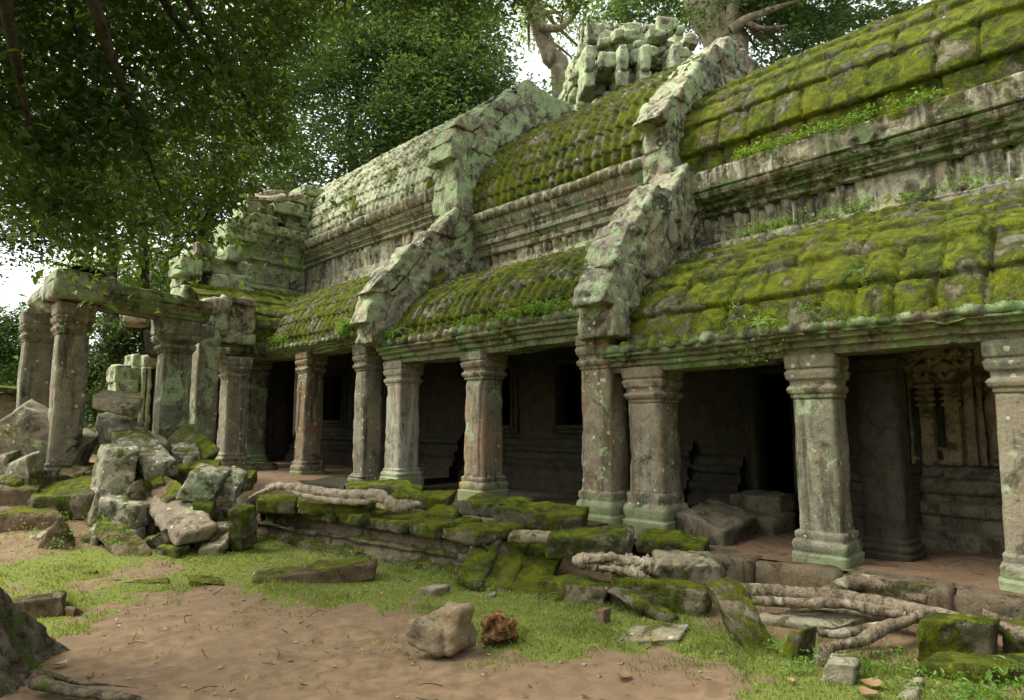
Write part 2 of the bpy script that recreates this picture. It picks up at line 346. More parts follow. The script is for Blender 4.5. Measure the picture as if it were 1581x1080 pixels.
def bark(name, a, b, moss=0.0, lich=0.0, sc=1.0):
    t = NT(name); pos = t.n('ShaderNodeNewGeometry').outputs['Position']
    n1 = t.noise(t.scaled(pos, (5*sc, 5*sc, 1.2*sc)), 1.0, 8, .6, .65); n2 = t.noise(pos, 30*sc, 5)
    c = t.mix(t.ss(n1, .35, .65), a, b)
    c = t.mix(t.ss(n2, .5, .75, 0, .5), c, (b[0]*1.5, b[1]*1.5, b[2]*1.45))
    c = t.mix(t.ss(t.noise(pos, 7*sc, 7, .5, .7), .52, .62, 0, .7), c, (a[0]*.3, a[1]*.3, a[2]*.3))
    if lich: c = t.mix(t.ss(t.noise(pos, 2.6*sc, 7, .5), .56, .66, 0, .8), c, (.40, .38, .29))
    if moss: c = t.mix(t.ss(t.noise(pos, 2.2*sc, 6, .5), .60 - moss*.3, .70 - moss*.3, 0, .85), c, (.05, .07, .01))
    return t.finish(c, .9, t.math('ADD', n1, t.math('MULTIPLY', n2, .4)), .8, .04, .1)
M['bark_pale'] = bark('pale bark', (.20, .155, .105), (.33, .27, .20), 0, .5, .6)
M['bark_dark'] = bark('dark bark', (.030, .024, .016), (.065, .05, .034), .25)
M['bark_root'] = bark('mossy root bark', (.045, .036, .024), (.15, .118, .080), .30, sc=2.2)
M['root'] = bark('pale root', (.20, .15, .10), (.36, .29, .205), .0, .35, 1.6)
M['root2'] = bark('brown root', (.085, .062, .040), (.24, .185, .125), .12, .25, 2.2)
def leafmat(name, cols, trans=.3, tc=None, gloss=.45):
    t = NT(name); g = t.n('ShaderNodeNewGeometry'); r = g.outputs['Random Per Island']
    cr = t.n('ShaderNodeValToRGB', {0: r}); el = cr.color_ramp.elements
    el[0].position = 0; el[0].color = cols[0] + (1,); el[1].position = 1; el[1].color = cols[-1] + (1,)
    for i, c in enumerate(cols[1:-1]): e = el.new((i + 1) / (len(cols) - 1)); e.color = c + (1,)
    c = t.mix(t.ss(t.noise(g.outputs['Position'], .45, 3), .35, .65, 0, .6), cr.outputs[0], cols[0])
    c = t.mix(t.ss(t.noise(g.outputs['Position'], .85, 4), .50, .68, 0, .55), c, tuple(v * 1.35 for v in cols[-1])); c = t.mix(t.ss(t.noise(g.outputs['Position'], .3, 3), .48, .66, 0, .6), c, tuple(v * .6 for v in cols[0]))
    return t.finish(c, gloss, None, spec=.3, trans=trans, tcol=(tc or (cols[-1][0]*1.6, cols[-1][1]*1.5, cols[-1][2]*.8)) + (1,))
M['leaf_mid'] = leafmat('leaves mid green', [(.040, .085, .026), (.072, .140, .044), (.130, .205, .074)])
M['leaf_dark'] = leafmat('leaves dark green', [(.018, .040, .010), (.036, .070, .015), (.065, .105, .022)], .25)
M['leaf_near'] = leafmat('leaves near', [(.018, .044, .009), (.036, .074, .015), (.070, .112, .022)], .38, (.15, .21, .018))
M['leaf_lite'] = leafmat('leaves light green', [(.085, .150, .025), (.12, .20, .035), (.17, .25, .05)], .45)
M['leaf_air'] = leafmat('leaves fine light', [(.10, .15, .05), (.14, .20, .075), (.19, .25, .10)], .45)
M['weed'] = leafmat('weed leaves', [(.060, .130, .016), (.105, .200, .026), (.17, .26, .04)], .35)
M['grass'] = leafmat('grass blades', [(.075, .115, .022), (.130, .180, .034), (.24, .25, .08)], .35)
M['litter'] = leafmat('dry leaves', [(.13, .07, .03), (.26, .15, .07), (.38, .26, .15)], .1)
M['straw'] = leafmat('straw twigs', [(.16, .12, .06), (.30, .23, .12), (.40, .32, .18)], .05)

def ground_mat():
    t = NT('earth and thin turf'); g = t.n('ShaderNodeNewGeometry'); pos = g.outputs['Position']
    at = t.n('ShaderNodeAttribute', attribute_name='turf').outputs['Fac']
    a = t.noise(pos, .9, 6, .4); b = t.noise(pos, 7, 8, .3, .65); f = t.noise(pos, 60, 5, 0, .7)
    c = t.mix(t.ss(b, .3, .7), (.120, .078, .047), (.220, .146, .086))
    c = t.mix(t.ss(a, .42, .62, 0, .55), c, (.150, .100, .062))
    c = t.mix(t.ss(f, .52, .75, 0, .5), c, (.23, .16, .10))
    c = t.mix(t.ss(t.noise(pos, 3.1, 7, .6), .58, .70, 0, .55), c, (.105, .068, .038))
    gm = t.ss(t.math('ADD', at, t.math('MULTIPLY', t.math('SUBTRACT', b, .5), .9)), .35, .7, 0, .9)
    gc = t.mix(t.ss(f, .35, .65), (.085, .108, .018), (.150, .180, .032))
    c = t.mix(gm, c, gc)
    return t.finish(c, .95, t.math('ADD', t.math('MULTIPLY', b, .4), t.math('MULTIPLY', f, .5)), .45, .02, .08)
M['ground'] = ground_mat()

# ------------------------------------------------------------------ ground
DIRT = [on(px, py, z=0)[:2] for px, py in [(-420, 1000), (40, 985), (120, 955), (230, 925), (330, 900), (450, 918), (560, 945), (640, 975), (760, 1005), (900, 1000), (1010, 1030), (1110, 1062), (1190, 1110), (700, 1700), (-900, 1500)]]
DIRT2 = [on(px, py, z=0)[:2] for px, py in [(20, 905), (120, 888), (250, 868), (290, 878), (200, 900), (60, 920)]]
def poly_sd(p, poly):
    """signed distance, positive inside"""
    p = np.asarray(p); poly = np.asarray(poly); n = len(poly); d = np.full(len(p), 1e9); ins = np.zeros(len(p), bool)
    for i in range(n):
        a, b = poly[i], poly[(i + 1) % n]; e = b - a; w = p - a
        t = np.clip((w @ e) / (e @ e), 0, 1); d = np.minimum(d, np.linalg.norm(w - t[:, None] * e, axis=1))
        c = ((a[1] > p[:, 1]) != (b[1] > p[:, 1])) & (p[:, 0] < (b[0] - a[0]) * (p[:, 1] - a[1]) / (b[1] - a[1] + 1e-12) + a[0]); ins ^= c
    return np.where(ins, d, -d)
def ground_z(x, y):
    p3 = np.stack([x, y, 0 * x], -1)
    z = .018 * fbm(p3, .9, 3, 3) + .006 * fbm(p3, 5, 3, 4)
    z = z + .50 * np.exp(-(((x - 2.7) / 1.6) ** 2 + ((y - 11.4) / 1.7) ** 2))                    # rubble mound
    z = z + .62 * sstep(9.5, 12.5, y) * sstep(3.0, 4.6, x) * (1 - sstep(40, 60, y))
    xf = 4.9 - .15 * (y - 5); tz = .36 * sstep(xf, xf + .5, x) * sstep(4.6, 5.4, y) * (1 - sstep(9.0, 10.5, y))
    z = np.maximum(z, tz + .02 * fbm(p3, 2, 3, 5))
    z = z - .06 * sstep(4.4, 5.6, x) * (1 - sstep(4.0, 5.0, y))
    return z
def turf(x, y):
    p = np.stack([x, y], -1); p3 = np.stack([x, y, 0 * x], -1)
    d = np.maximum(poly_sd(p, DIRT), poly_sd(p, DIRT2) - .12)
    g = sstep(.22, -.34, d + .34 * fbm(p3, 1.6, 4, 8) + .20 * fbm(p3, 6, 3, 9))
    bare = sstep(.25, .75, fbm(p3, .8, 4, 12) + .35 * fbm(p3, 3, 3, 13))
    g = g * (1 - .35 * bare)
    g = g * (1 - .8 * sstep(4.1, 4.9, x) * sstep(4.5, 5, y)) * (1 - .75 * sstep(4.7, 5.6, x)) * (1 - .7 * sstep(8.6, 9.8, y) * (1 - sstep(20, 30, y)))
    g = np.maximum(g, .30 * sstep(.35, 1.0, fbm(p3, 2.4, 4, 21)) * (d < 1.6))
    return g
xs = np.concatenate([-np.geomspace(300, 2.1, 26), np.arange(-2, 8, .045), np.geomspace(8.1, 300, 26)])
ys = np.concatenate([-np.geomspace(300, 1.1, 24), np.arange(-1, 14, .05), np.geomspace(14.2, 400, 26)])
X, Y = np.meshgrid(xs, ys, indexing='ij'); Xf, Yf = X.ravel(), Y.ravel()
Zf = ground_z(Xf, Yf)
tag(mk('ground', np.stack([Xf, Yf, Zf], 1), grid_faces(len(xs), len(ys)), M['ground'], attrs={'turf': turf(Xf, Yf)}), kind='structure')
def gz1(x, y): return float(ground_z(np.array([float(x)]), np.array([float(y)]))[0])

# ------------------------------------------------------------------ the gallery
gal = thing('temple_gallery', 'long ruined stone gallery with stepped mossy vaulted roofs and a dark colonnade', 'temple', (8, 7, .2))
def sagf(a0, a1, amp, seed):
    return lambda A: amp * fbm(np.stack([A, 0*A, 0*A], -1), .35, 2, seed)
# -- roofs: courses of ribbed stones
def roof_disp(ts, rw, ra, step, seed, blocky=0.0, rough=.012, w=(.5, .9)):
    ts = np.array(ts)
    def f(T, A, Pn):
        ci = np.searchsorted(ts, T, side='right') - 1; ci = np.clip(ci, 0, len(ts) - 2)
        fr = (T - ts[ci]) / (ts[ci + 1] - ts[ci]); wob = .05 * fbm(np.stack([A, T * 0, T * 0], -1), 1.3, 2, seed + 3)
        fr = np.clip(fr + wob * .6, 0, 1)
        sh = rnd1(ci, seed) * .25 * blocky
        u = (A + sh + .03 * fbm(Pn, 1.4, 2, seed)) / rw; rib = (.5 + .5 * np.cos(2 * math.pi * u)) ** .75
        rid = np.floor(u + .5)
        ramp = (.86 + .14 * rnd1(rid * 13 + ci * 101, seed + 1)) if not blocky else (.65 + .35 * rnd1(rid * 13 + ci * 101, seed + 1))
        h = ra * rib * ramp + step * (1 - fr) + blocky * .03 * rnd1(rid * 7 + ci * 31, seed + 2)
        h -= (.05 + .06 * blocky) * np.exp(-(fr / .07) ** 2) + (.045 * (np.abs(u - np.floor(u + .5)) > .455) * (rnd1(np.floor(u) * 17 + ci * 5, seed + 8) > -.3) if blocky else 0)
        h += rough * fbm(Pn, 6, 4, seed + 5) + .014 * fbm(Pn, .9, 3, seed + 6)
        h += joints(T, A, [], w, seed, .012, .02, .012)
        return h
    return f
def arc(p0, p1, tm=55, n=16):
    """vault curve: steep at the eave p0, easing towards p1"""
    t = np.linspace(0, R(tm), n); x = (1 - np.cos(t)) / (1 - math.cos(R(tm))); z = np.sin(t) / math.sin(R(tm))
    return [(p0[0] + (p1[0] - p0[0]) * a, p0[1] + (p1[1] - p0[1]) * b) for a, b in zip(x, z)]
def length(pr): return float(np.linalg.norm(np.diff(np.array(pr), axis=0), axis=1).sum())
def courses_for(pr, first, step):
    L = length(pr); ts = [0.0]; x = first
    while x < L - .1: ts.append(x); x += step
    return ts + [L]
def mould_disp(bands, seed, rough=.006, jw=(.8, 1.5), off=.014):
    """bands: (t0, t1, pitch, amp) rows of carved petals or beads"""
    def f(T, A, Pn):
        h = rough * fbm(Pn, 7, 4, seed) + .012 * fbm(Pn, 1.3, 3, seed + 1)
        for t0, t1, w, a in bands:
            k = np.floor(A / w); inb = np.clip((T - t0) / (t1 - t0), 0, 1)
            lump = np.maximum(0, np.cos(math.pi * (A / w - k - .5))) ** 1.3 * np.sqrt(np.maximum(0, 1 - (2 * inb - 1) ** 2))
            h += np.where((T > t0) & (T < t1), a * lump * (.75 + .35 * rnd1(k, seed + 2)), 0)
        h += joints(T, A, [], jw, seed, off, .02, .012)
        e = fbm(Pn, 3.5, 3, seed + 7); h -= .03 * sstep(.7, 1.1, e)
        return h
    return f
class Bay: pass
def bay(name, y0, y1, beam, lump, rtop, ledge, mb, fb, ft, eave, ridge, xo=0.0, rw=.2, ra=.05, blocky=0., mats=None, seed=0, step=.045, c1=.3, cs=.36, urw=.2, ura=.05):
    x = lambda v: v + xo
    sg = sagf(y0, y1, .025, seed + 9)
    # architrave and eave moulding
    b = beam; l = lump
    d = l - b
    pr = [(x(7.25), b + .02), (x(7.2), b), (x(6.76), b), (x(6.74), b + .07*d/.32), (x(6.69), b + .075*d/.32), (x(6.68), b + .13*d/.32), (x(6.62), b + .14*d/.32), (x(6.61), b + .18*d/.32),
          (x(6.56), b + .19*d/.32), (x(6.55), b + .22*d/.32), (x(6.60), b + .225*d/.32), (x(6.57), l - .004), (x(6.66), l + .01), (x(6.85), l + .02)]
    tl = length(pr[:11]); 
    V, F = sheet_geo(pr, y0, y1, mould_disp([(tl, tl + .1*d/.32 + .012, .22, .12), (length(pr[:4]) , length(pr[:6]), .06, .006)], seed), .014, .03, sag=sg)
    mk('eave_cornice', V, F, M['cornR'], gal)
    # lower half vault
    pr = [(x(6.9), l - .02)] + arc((x(6.80), l + .015), (x(9.05), rtop), 52)
    V, F = sheet_geo(pr, y0, y1, roof_disp(courses_for(pr, c1, cs), rw, ra, step, seed, blocky), .013, .021, sag=sg)
    mk('lower_roof', V, F, mats[0], gal)
    # upper wall: ledge, figure frieze, mouldings, fascia
    pr = [(x(8.72), rtop - .10), (x(8.70), rtop + .02), (x(8.86), rtop + .05), (x(8.88), ledge - .02), (x(8.90), ledge), (x(8.90), mb - .02)]
    def fz(T, A, Pn):
        h = .008 * fbm(Pn, 6, 4, seed) + .015 * fbm(Pn, 1.5, 3, seed + 2) + joints(T, A, [], (.9, 1.5), seed, .02, .025, .014)
        t0, t1 = length(pr[:5]), length(pr); k = np.floor(A / .24); q = np.abs(A / .24 - k - .5) * 2; v = np.clip((T - t0) / (t1 - t0), 0, 1)
        inside = sstep(.95, .6, q + .55 * np.abs(v - .35)) * (T > t0)
        return h - .085 * inside * (rnd1(k, seed + 4) > -.35) + .075 * sstep(.5, .1, q) * (T > t0) * sstep(1, .75, v) * sstep(0, .1, v) * (rnd1(k, seed + 4) > -.2)
    V, F = sheet_geo(pr, y0, y1, fz, .02, .03, sag=sg); mk('figure_frieze', V, F, M['frieze'], gal)
    e = fb - mb
    pr = [(x(8.91), mb - .03), (x(8.84), mb), (x(8.83), mb + .15*e), (x(8.87), mb + .17*e), (x(8.81), mb + .32*e), (x(8.77), mb + .34*e), (x(8.76), mb + .48*e), (x(8.81), mb + .5*e), (x(8.75), mb + .66*e),
          (x(8.71), mb + .70*e), (x(8.70), mb + .78*e), (x(8.66), mb + .9*e), (x(8.64), fb), (x(8.62), fb + .03), (x(8.66), fb + .04), (x(8.60), fb + .06), (x(8.57), ft - .03), (x(8.60), ft), (x(8.95), ft + .02)]
    ta, tb = length(pr[:16]), length(pr[:17])
    V, F = sheet_geo(pr, y0, y1, mould_disp([(length(pr[:3])+.01, length(pr[:5]), .09, .02), (length(pr[:7]), length(pr[:9]), .12, .025), (length(pr[:11]), length(pr[:13]), .07, .015)] + ([(ta, tb, .22, .14)] if not blocky else []), seed + 3), .016, .03, sag=sg)
    mk('upper_cornice', V, F, M['cornUR' if blocky else 'cornU'], gal)
    # upper vault
    pr = [(x(8.84), ft - .02), (x(8.72), eave)] + arc((x(8.70), eave + .05), (x(10.45), ridge - .05), 46) + [(x(10.42), ridge + .02), (x(10.5), ridge + .05)]
    V, F = sheet_geo(pr, y0, y1, roof_disp(courses_for(pr, .35, cs * 1.05), urw, ura, step, seed + 20, blocky), .013, .022, sag=sg)
    mk('upper_roof', V, F, mats[1], gal)
    back = [(x(10.5), ridge + .03)] + [(x(11.4), ridge - .7), (x(12.2), ft + .3), (x(12.3), ft)] + [(x(12.2), ft - .2), (x(12.2), 0)]
    V, F = sheet_geo(back, y0, y1, None, .3, .5); mk('rear_wall', V, F, M['inner'], gal, smooth=False)
bay('R', -1.6, 4.88, 2.31, 2.62, 4.27, 4.38, 4.80, 5.08, 5.44, 5.72, 7.70, rw=.34, ra=.038, blocky=.5, mats=(M['roofR'], M['roofR']), seed=100, step=.065, c1=.44, cs=.50, urw=.40, ura=.034)
bay('M', 4.88, 10.02, 2.76, 3.16, 4.74, 4.90, 5.14, 5.74, 5.99, 6.08, 8.42, rw=.205, ra=.11, mats=(M['roofM'], M['roofM']), seed=200, step=.035, c1=.28, cs=.42, urw=.21, ura=.09)
bay('L', 10.02, 18.6, 3.12, 3.34, 5.28, 5.62, 6.14, 6.48, 6.82, 6.90, 9.50, xo=-.25, rw=.2, ra=.08, mats=(M['roofM'], M['roofL']), seed=300, step=.04, c1=.25, cs=.36, urw=.2, ura=.055)

# -- gable ends: a slab that follows the vault, with flame-like lumps on its rim
def gable(name, curve, y0, y1, wid, seed, mat, course=.46):
    """gable end of coursed stones, stepped and broken along the line of the vault"""
    c = np.array(curve); rs = np.random.RandomState(seed); mb = MB(); z = c[0, 1]; top = c[-1, 1]; order = np.argsort(c[:, 1], kind='stable')
    while z < top - .08:
        h = course * rs.uniform(.75, 1.3); zm = z + h * .5; xo = float(np.interp(zm, c[order, 1], c[order, 0])) + rs.uniform(-.09, .06)
        slope = float(np.interp(min(zm + h, top), c[order, 1], c[order, 0])) - xo; x = xo; end = x + wid + max(0, slope) * 1.2; first = True
        while x < end:
            w = rs.uniform(.55, 1.1) if not first else rs.uniform(.35, .65); yy0 = y0 + (rs.uniform(-.06, .02) if first else rs.uniform(-.02, .02)); yy1 = y1 + rs.uniform(-.04, .05)
            dz = rs.uniform(-.02, .05) if first else rs.uniform(-.03, .0); tl = rs.uniform(-.012, .012)
            cx_, cy_, cz_ = x + w / 2, (yy0 + yy1) / 2, zm + dz / 2
            sh = min(.95, max(0, slope / h))
            mb.add(*rock_geo((cx_, cy_, cz_), (w / 2 + .003, 0, tl * w), (rs.uniform(-.02, .02), (yy1 - yy0) / 2, 0), (sh * h * .5, 0, h / 2 + .03 + dz / 2), seed=seed + int(rs.rand() * 9999), cell=.045, rad=.016, amp=.035, chips=2, chipd=(.86, .985), fine=.02))
            if first:
                for q in range(rs.randint(3, 6)):    # worn stumps of the carved flame border
                    r = rs.uniform(.04, .085); yq = rs.uniform(yy0 + .05, yy1 - .05)
                    mb.add(*rock_geo((x + .07 + sh * h * .3, yq, zm + rs.uniform(-.3, .4) * h), (r * .8, 0, .3 * r), (0, r, 0), (-.3 * r, 0, r * 1.4), seed=seed + q, cell=.03, rad=.05, amp=.03, chips=4, chipd=(.7, .95)))
            x += w; first = False
        z += h
    mb.build(name, mat, gal)
gable('lower_gable', [(6.55, 2.74), (6.42, 3.05), (6.40, 3.4), (6.50, 3.65), (6.75, 3.95), (7.13, 4.5), (7.73, 4.98), (8.35, 5.28), (9.0, 5.5)], 4.64, 5.12, 1.05, 501, M['gable'])
gable('upper_gable', [(8.45, 5.1), (8.40, 5.6), (8.36, 6.5), (8.5, 6.78), (8.85, 7.08), (9.35, 7.72), (9.9, 8.16), (10.4, 8.46), (10.7, 8.5)], 4.84, 5.36, .8, 502, M['gable'], .42)
gable('lower_gable', [(6.3, 3.1), (6.25, 3.6), (6.25, 4.05), (6.5, 4.36), (7.2, 5.1), (7.8, 5.6), (8.35, 5.92), (8.9, 6.1)], 9.76, 10.22, .8, 503, M['gable'])
gable('upper_gable', [(8.40, 6.05), (8.18, 6.4), (8.12, 7.2), (8.14, 7.85), (8.35, 8.1), (8.8, 8.35), (9.4, 8.85), (10.0, 9.25), (10.4, 9.5)], 9.74, 10.5, .8, 504, M['pale'], .46)
# walls that close the taller bays' ends above the lower roofs
def endwall(name, poly, y, mat, seed, th=.3):
    poly = np.array(poly); x0, z0 = poly.min(0); x1, z1 = poly.max(0)
    mb = MB()
    for i in range(len(poly) // 2): pass
    n = len(poly); V = np.concatenate([np.c_[poly[:, 0], np.full(n, y), poly[:, 1]], np.c_[poly[:, 0], np.full(n, y + th), poly[:, 1]]])
    c = len(V); V = np.concatenate([V, V[:n].mean(0)[None]]); j = np.arange(n)
    mk(name, V, [np.stack([j, (j + 1) % n, n + (j + 1) % n, n + j], 1), np.stack([np.full(n, c), (j + 1) % n, j], 1)], mat, gal, smooth=False)
endwall('end_wall', [(6.75, 2.9), (6.8, 3.3), (7.6, 4.2), (9.1, 4.85), (9.1, 2.9)], 4.9, M['gable'], 1)
endwall('end_wall', [(8.85, 4.6), (8.75, 6.1), (9.25, 7.4), (9.8, 7.98), (10.45, 8.40), (10.7, 8.4), (11.6, 7.5), (12.2, 6), (12.2, 4.6)], 4.9, M['gable'], 2)
endwall('end_wall', [(6.5, 3.2), (6.55, 3.6), (7.6, 4.9), (8.8, 5.3), (8.8, 3.2)], 10.06, M['gable'], 3)
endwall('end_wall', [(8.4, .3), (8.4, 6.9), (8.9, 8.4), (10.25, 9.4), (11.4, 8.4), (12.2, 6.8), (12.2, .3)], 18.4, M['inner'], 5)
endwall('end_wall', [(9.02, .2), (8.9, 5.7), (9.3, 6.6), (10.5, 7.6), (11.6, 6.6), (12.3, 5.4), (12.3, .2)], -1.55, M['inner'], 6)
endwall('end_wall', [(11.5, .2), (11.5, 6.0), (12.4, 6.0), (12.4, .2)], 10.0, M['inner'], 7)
endwall('end_wall', [(8.6, 5.2), (8.5, 6.9), (9.1, 8.4), (10.25, 9.4), (11.4, 8.4), (12, 6.8), (12, 5.2)], 10.06, M['pale'], 4)

# -- pillars
def pillar_geo(cx, cy, prof, rot=0.0, seed=0, m=7, ds=.04, amp=.010, lean=(0, 0), zb=0, chip=.5, bead=None):
    p = resample(prof, ds); u = np.linspace(-1, 1, m + 1)[:-1]
    sq = np.concatenate([np.c_[u, -np.ones(m)], np.c_[np.ones(m), u], np.c_[-u, np.ones(m)], np.c_[-np.ones(m), -u]])
    r = np.maximum(np.abs(sq), 0).max(1); cor = (np.abs(sq).min(1) > .999); sq = sq * np.where(cor, .955, 1)[:, None]
    k = len(sq); V = np.concatenate([np.einsum('i,jk->ijk', p[:, 1], sq), np.repeat(p[:, :1], k, 1)[..., None]], -1)
    V[..., 0] += cx + lean[0] * (V[..., 2] - zb); V[..., 1] += cy + lean[1] * (V[..., 2] - zb)
    V = V.reshape(-1, 3)
    if rot:
        c, s = math.cos(rot), math.sin(rot); q = V[:, :2] - (cx, cy); V[:, :2] = np.c_[c*q[:, 0] - s*q[:, 1], s*q[:, 0] + c*q[:, 1]] + (cx, cy)
    F = grid_faces(len(p), k, True); dirn = V - np.c_[np.full(len(V), cx), np.full(len(V), cy), V[:, 2]]; dirn /= np.linalg.norm(dirn, axis=1, keepdims=True) + 1e-6
    e = fbm(V, 3.2, 3, seed + 9)
    h = amp * fbm(V, 1.6, 3, seed) + .004 * fbm(V, 10, 3, seed + 1) - .03 * chip * sstep(.55, 1.1, e)
    isC = np.tile(np.abs(sq).min(1) > .72, len(p)); h -= isC * .02 * np.maximum(0, fbm(V, 5, 3, seed + 4))
    if bead is not None:
        z0, z1, pw, a = bead; ang = (V[:, 0] * 1.0 + V[:, 1] * 1.0) / pw; h += np.where((V[:, 2] > z0) & (V[:, 2] < z1), a * np.abs(np.sin(ang * math.pi)), 0)
    V = V + dirn * h[:, None]
    n = len(V); j = np.arange(k); V = np.concatenate([V, [[cx + lean[0]*(p[0,0]-zb), cy, p[0, 0]], [cx + lean[0]*(p[-1,0]-zb), cy, p[-1, 0]]]])
    T = np.concatenate([np.stack([np.full(k, n), (j + 1) % k, j], 1), np.stack([np.full(k, n + 1), n - k + j, n - k + (j + 1) % k], 1)])
    return V, [F, T]
def pillar(x, y, z0, z1, w=.235, mat='colA', seed=0, parent=None, rot=0.0, capw=1.0, base=1.0, lean=(0, 0), ch=.44, label=None):
    pa = parent or gal; b = base; zc = z1 - ch
    sh = [(z0 + .20 * b, w * 1.02), (z0 + .30 * b, w), (zc + .01, w * .96)]
    V, F = pillar_geo(x, y, sh, rot, seed, lean=lean, zb=z0, ds=.05); o = mk('pillar', V, F, M[mat], pa)
    if label: o['label'] = label
    a = w * .97; c = capw
    cp = [(zc, a), (zc + .02, a * 1.05), (zc + .05, a * 1.05), (zc + .055, a * 1.13), (zc + .10, a * 1.22), (zc + .13, a * 1.14), (zc + .135, a * 1.06), (zc + .19, a * 1.10 * c),
          (zc + .2, a * 1.15 * c), (zc + .27, a * 1.23 * c), (zc + .31, a * 1.17 * c), (zc + .315, a * 1.24 * c), (z1 - .01, a * 1.29 * c), (z1 + .01, a * 1.24 * c)]
    V, F = pillar_geo(x, y, cp, rot, seed + 3, ds=.018, m=11, amp=.012, lean=lean, zb=z0, bead=(zc + .19, zc + .29, .085, .018), chip=1.2); mk('capital', V, F, M[mat], o)
    bp = [(z0 - .15, w * 1.30), (z0 + .07 * b, w * 1.32), (z0 + .075 * b, w * 1.2), (z0 + .10 * b, w * 1.25), (z0 + .14 * b, w * 1.27), (z0 + .17 * b, w * 1.2), (z0 + .175 * b, w * 1.1), (z0 + .205 * b, w * 1.13), (z0 + .235 * b, w * 1.13), (z0 + .25 * b, w * 1.0)]
    V, F = pillar_geo(x, y, bp, rot, seed + 5, ds=.02, m=11, amp=.014, lean=lean, zb=z0, chip=1.0); mk('base', V, F, M[mat], o)
    return o
pillar(7.02, .70, .25, 2.33, .215, 'colA', 1, base=1.25)
pillar(7.0, 2.40, .25, 2.33, .208, 'colA', 2, base=1.25)
pillar(7.0, 4.40, .33, 2.33, .24, 'colE', 3, base=1.9, label='pillar with pale patches and a chipped right edge')
pillar(6.86, 5.06, .36, 2.78, .235, 'colB', 4, base=1.7, label='tall rust and pale stained pillar under the gable')
pillar(7.0, 7.56, .52, 2.78, .235, 'colB', 5, base=1.2, label='rust speckled pillar with a mossy foot')
pillar(7.0, 9.78, .62, 2.78, .235, 'colC', 6, base=.9, label='white streaked pillar')
pillar(6.72, 10.52, .60, 3.14, .20, 'colA', 7, base=.5, ch=.5)
pillar(6.62, 12.62, .58, 3.14, .215, 'colB', 8, base=1.2, label='pillar with an orange stained face')
pillar(6.45, 15.1, .62, 3.2, .26, 'colD', 9, base=1.2, label='dark green shaded pillar')
pillar(5.74, 14.45, .74, 3.12, .24, 'colA', 10, base=1.1, ch=.5, label='pillar with a pale green lichen streak')

# -- floors, kerb
def add_box(name, x0, x1, y0, y1, z0, z1, mat, parent=gal, **k):
    V, F = box_rock(x0, x1, y0, y1, z0, z1, **k); return mk(name, V, F, M[mat], parent)
def floor_disp(T, A, Pn): return .012 * fbm(Pn, 1.3, 4, 61) + .004 * fbm(Pn, 8, 3, 62) + joints(T, A, [.75, 1.5, 2.1], (.8, 1.6), 63, .006, .012, .012)
V, F = sheet_geo([(6.62, .25), (9.1, .26)], -1.6, 5.0, floor_disp, .03, .05); mk('floor', V, F, M['floor'], gal)
y = -1.5
for i, (a, b) in enumerate([(-1.6, .35), (.36, 1.25), (1.26, 2.12), (2.13, 2.95), (2.96, 4.0)]):
    add_box('kerb_stone', 6.42 + .05 * (i % 2), 6.78, a, b, -.2, .245 + .012 * (i % 3), 'curb', cell=.06, rad=.035, amp=.02, seed=80 + i, chips=2)
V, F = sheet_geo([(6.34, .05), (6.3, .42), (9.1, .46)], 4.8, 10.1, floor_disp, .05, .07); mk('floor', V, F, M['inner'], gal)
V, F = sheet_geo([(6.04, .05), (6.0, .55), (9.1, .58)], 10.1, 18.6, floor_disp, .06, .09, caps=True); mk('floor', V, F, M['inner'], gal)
# -- inner wall with windows, door, base mouldings
def wallpiece(y0, y1, z0, z1, x=9.05, mat='inner', seed=0, parent=gal, name='inner_wall'):
    V, F = sheet_geo([(x, z0), (x, z1)], y0, y1, lambda T, A, Pn: joints(T, A, [.5, 1.0, 1.5, 2.0], (.6, 1.1), seed, .012, .02, .012) + .006 * fbm(Pn, 7, 3, seed), .05, .05)
    return mk(name, V, F, M[mat], parent)
def inner_wall(y0, y1, zf, ztop, openings, x=9.05, seed=0, mat='inner'):
    ys = [y0]; 
    for (a, b, c, d) in openings:
        wallpiece(ys[-1], a, zf, ztop, x, mat, seed + int(a * 10)); wallpiece(a, b, zf, c, x, mat, seed + 3) if c > zf + .05 else None; wallpiece(a, b, d, ztop, x, mat, seed + 5); ys.append(b)
        mb = MB(); w = .16
        for q, (gx, ww) in enumerate(((.10, .08), (.05, .17))):
            for (p0, p1, q0, q1) in ((a - ww, a, c - ww, d + ww), (b, b + ww, c - ww, d + ww), (a, b, c - ww, c), (a, b, d, d + ww)):
                if q0 < zf: q0 = zf
                if q1 - q0 > .02: mb.add(*box_rock(x - gx, x + .3, p0, p1, q0, q1, cell=.12, rad=.015, amp=.006, chips=0, seed=seed))
        mb.build('window_frame' if c > zf + .1 else 'door_frame', M[mat], gal)
    wallpiece(ys[-1], y1, zf, ztop, x, mat, seed + 9)
    # stepped base mouldings, broken at doors
    segs = [(y0, y1)]
    for (a, b, c, d) in openings:
        if c <= zf + .1: segs = [s for (p, q) in segs for s in ((p, min(q, a - .2)), (max(p, b + .2), q)) if s[1] - s[0] > .1]
    for p, q in segs:
        pr = [(x - .42, zf - .05), (x - .42, zf + .22), (x - .34, zf + .24), (x - .33, zf + .34), (x - .26, zf + .36), (x - .30, zf + .44), (x - .30, zf + .52), (x - .2, zf + .55), (x - .18, zf + .66), (x - .22, zf + .68), (x - .22, zf + .76), (x - .12, zf + .79), (x - .08, zf + .9), (x + .01, zf + .92)]
        V, F = sheet_geo(pr, p, q, mould_disp([(.62, .75, .09, .015), (.95, 1.1, .1, .015)], seed + 30, jw=(.6, 1.2)), .025, .045, caps=True); mk('base_moulding', V, F, M[mat], gal)
yd0, yd1 = on(1228, 700, x=9.05)[1], on(1172, 700, x=9.05)[1]
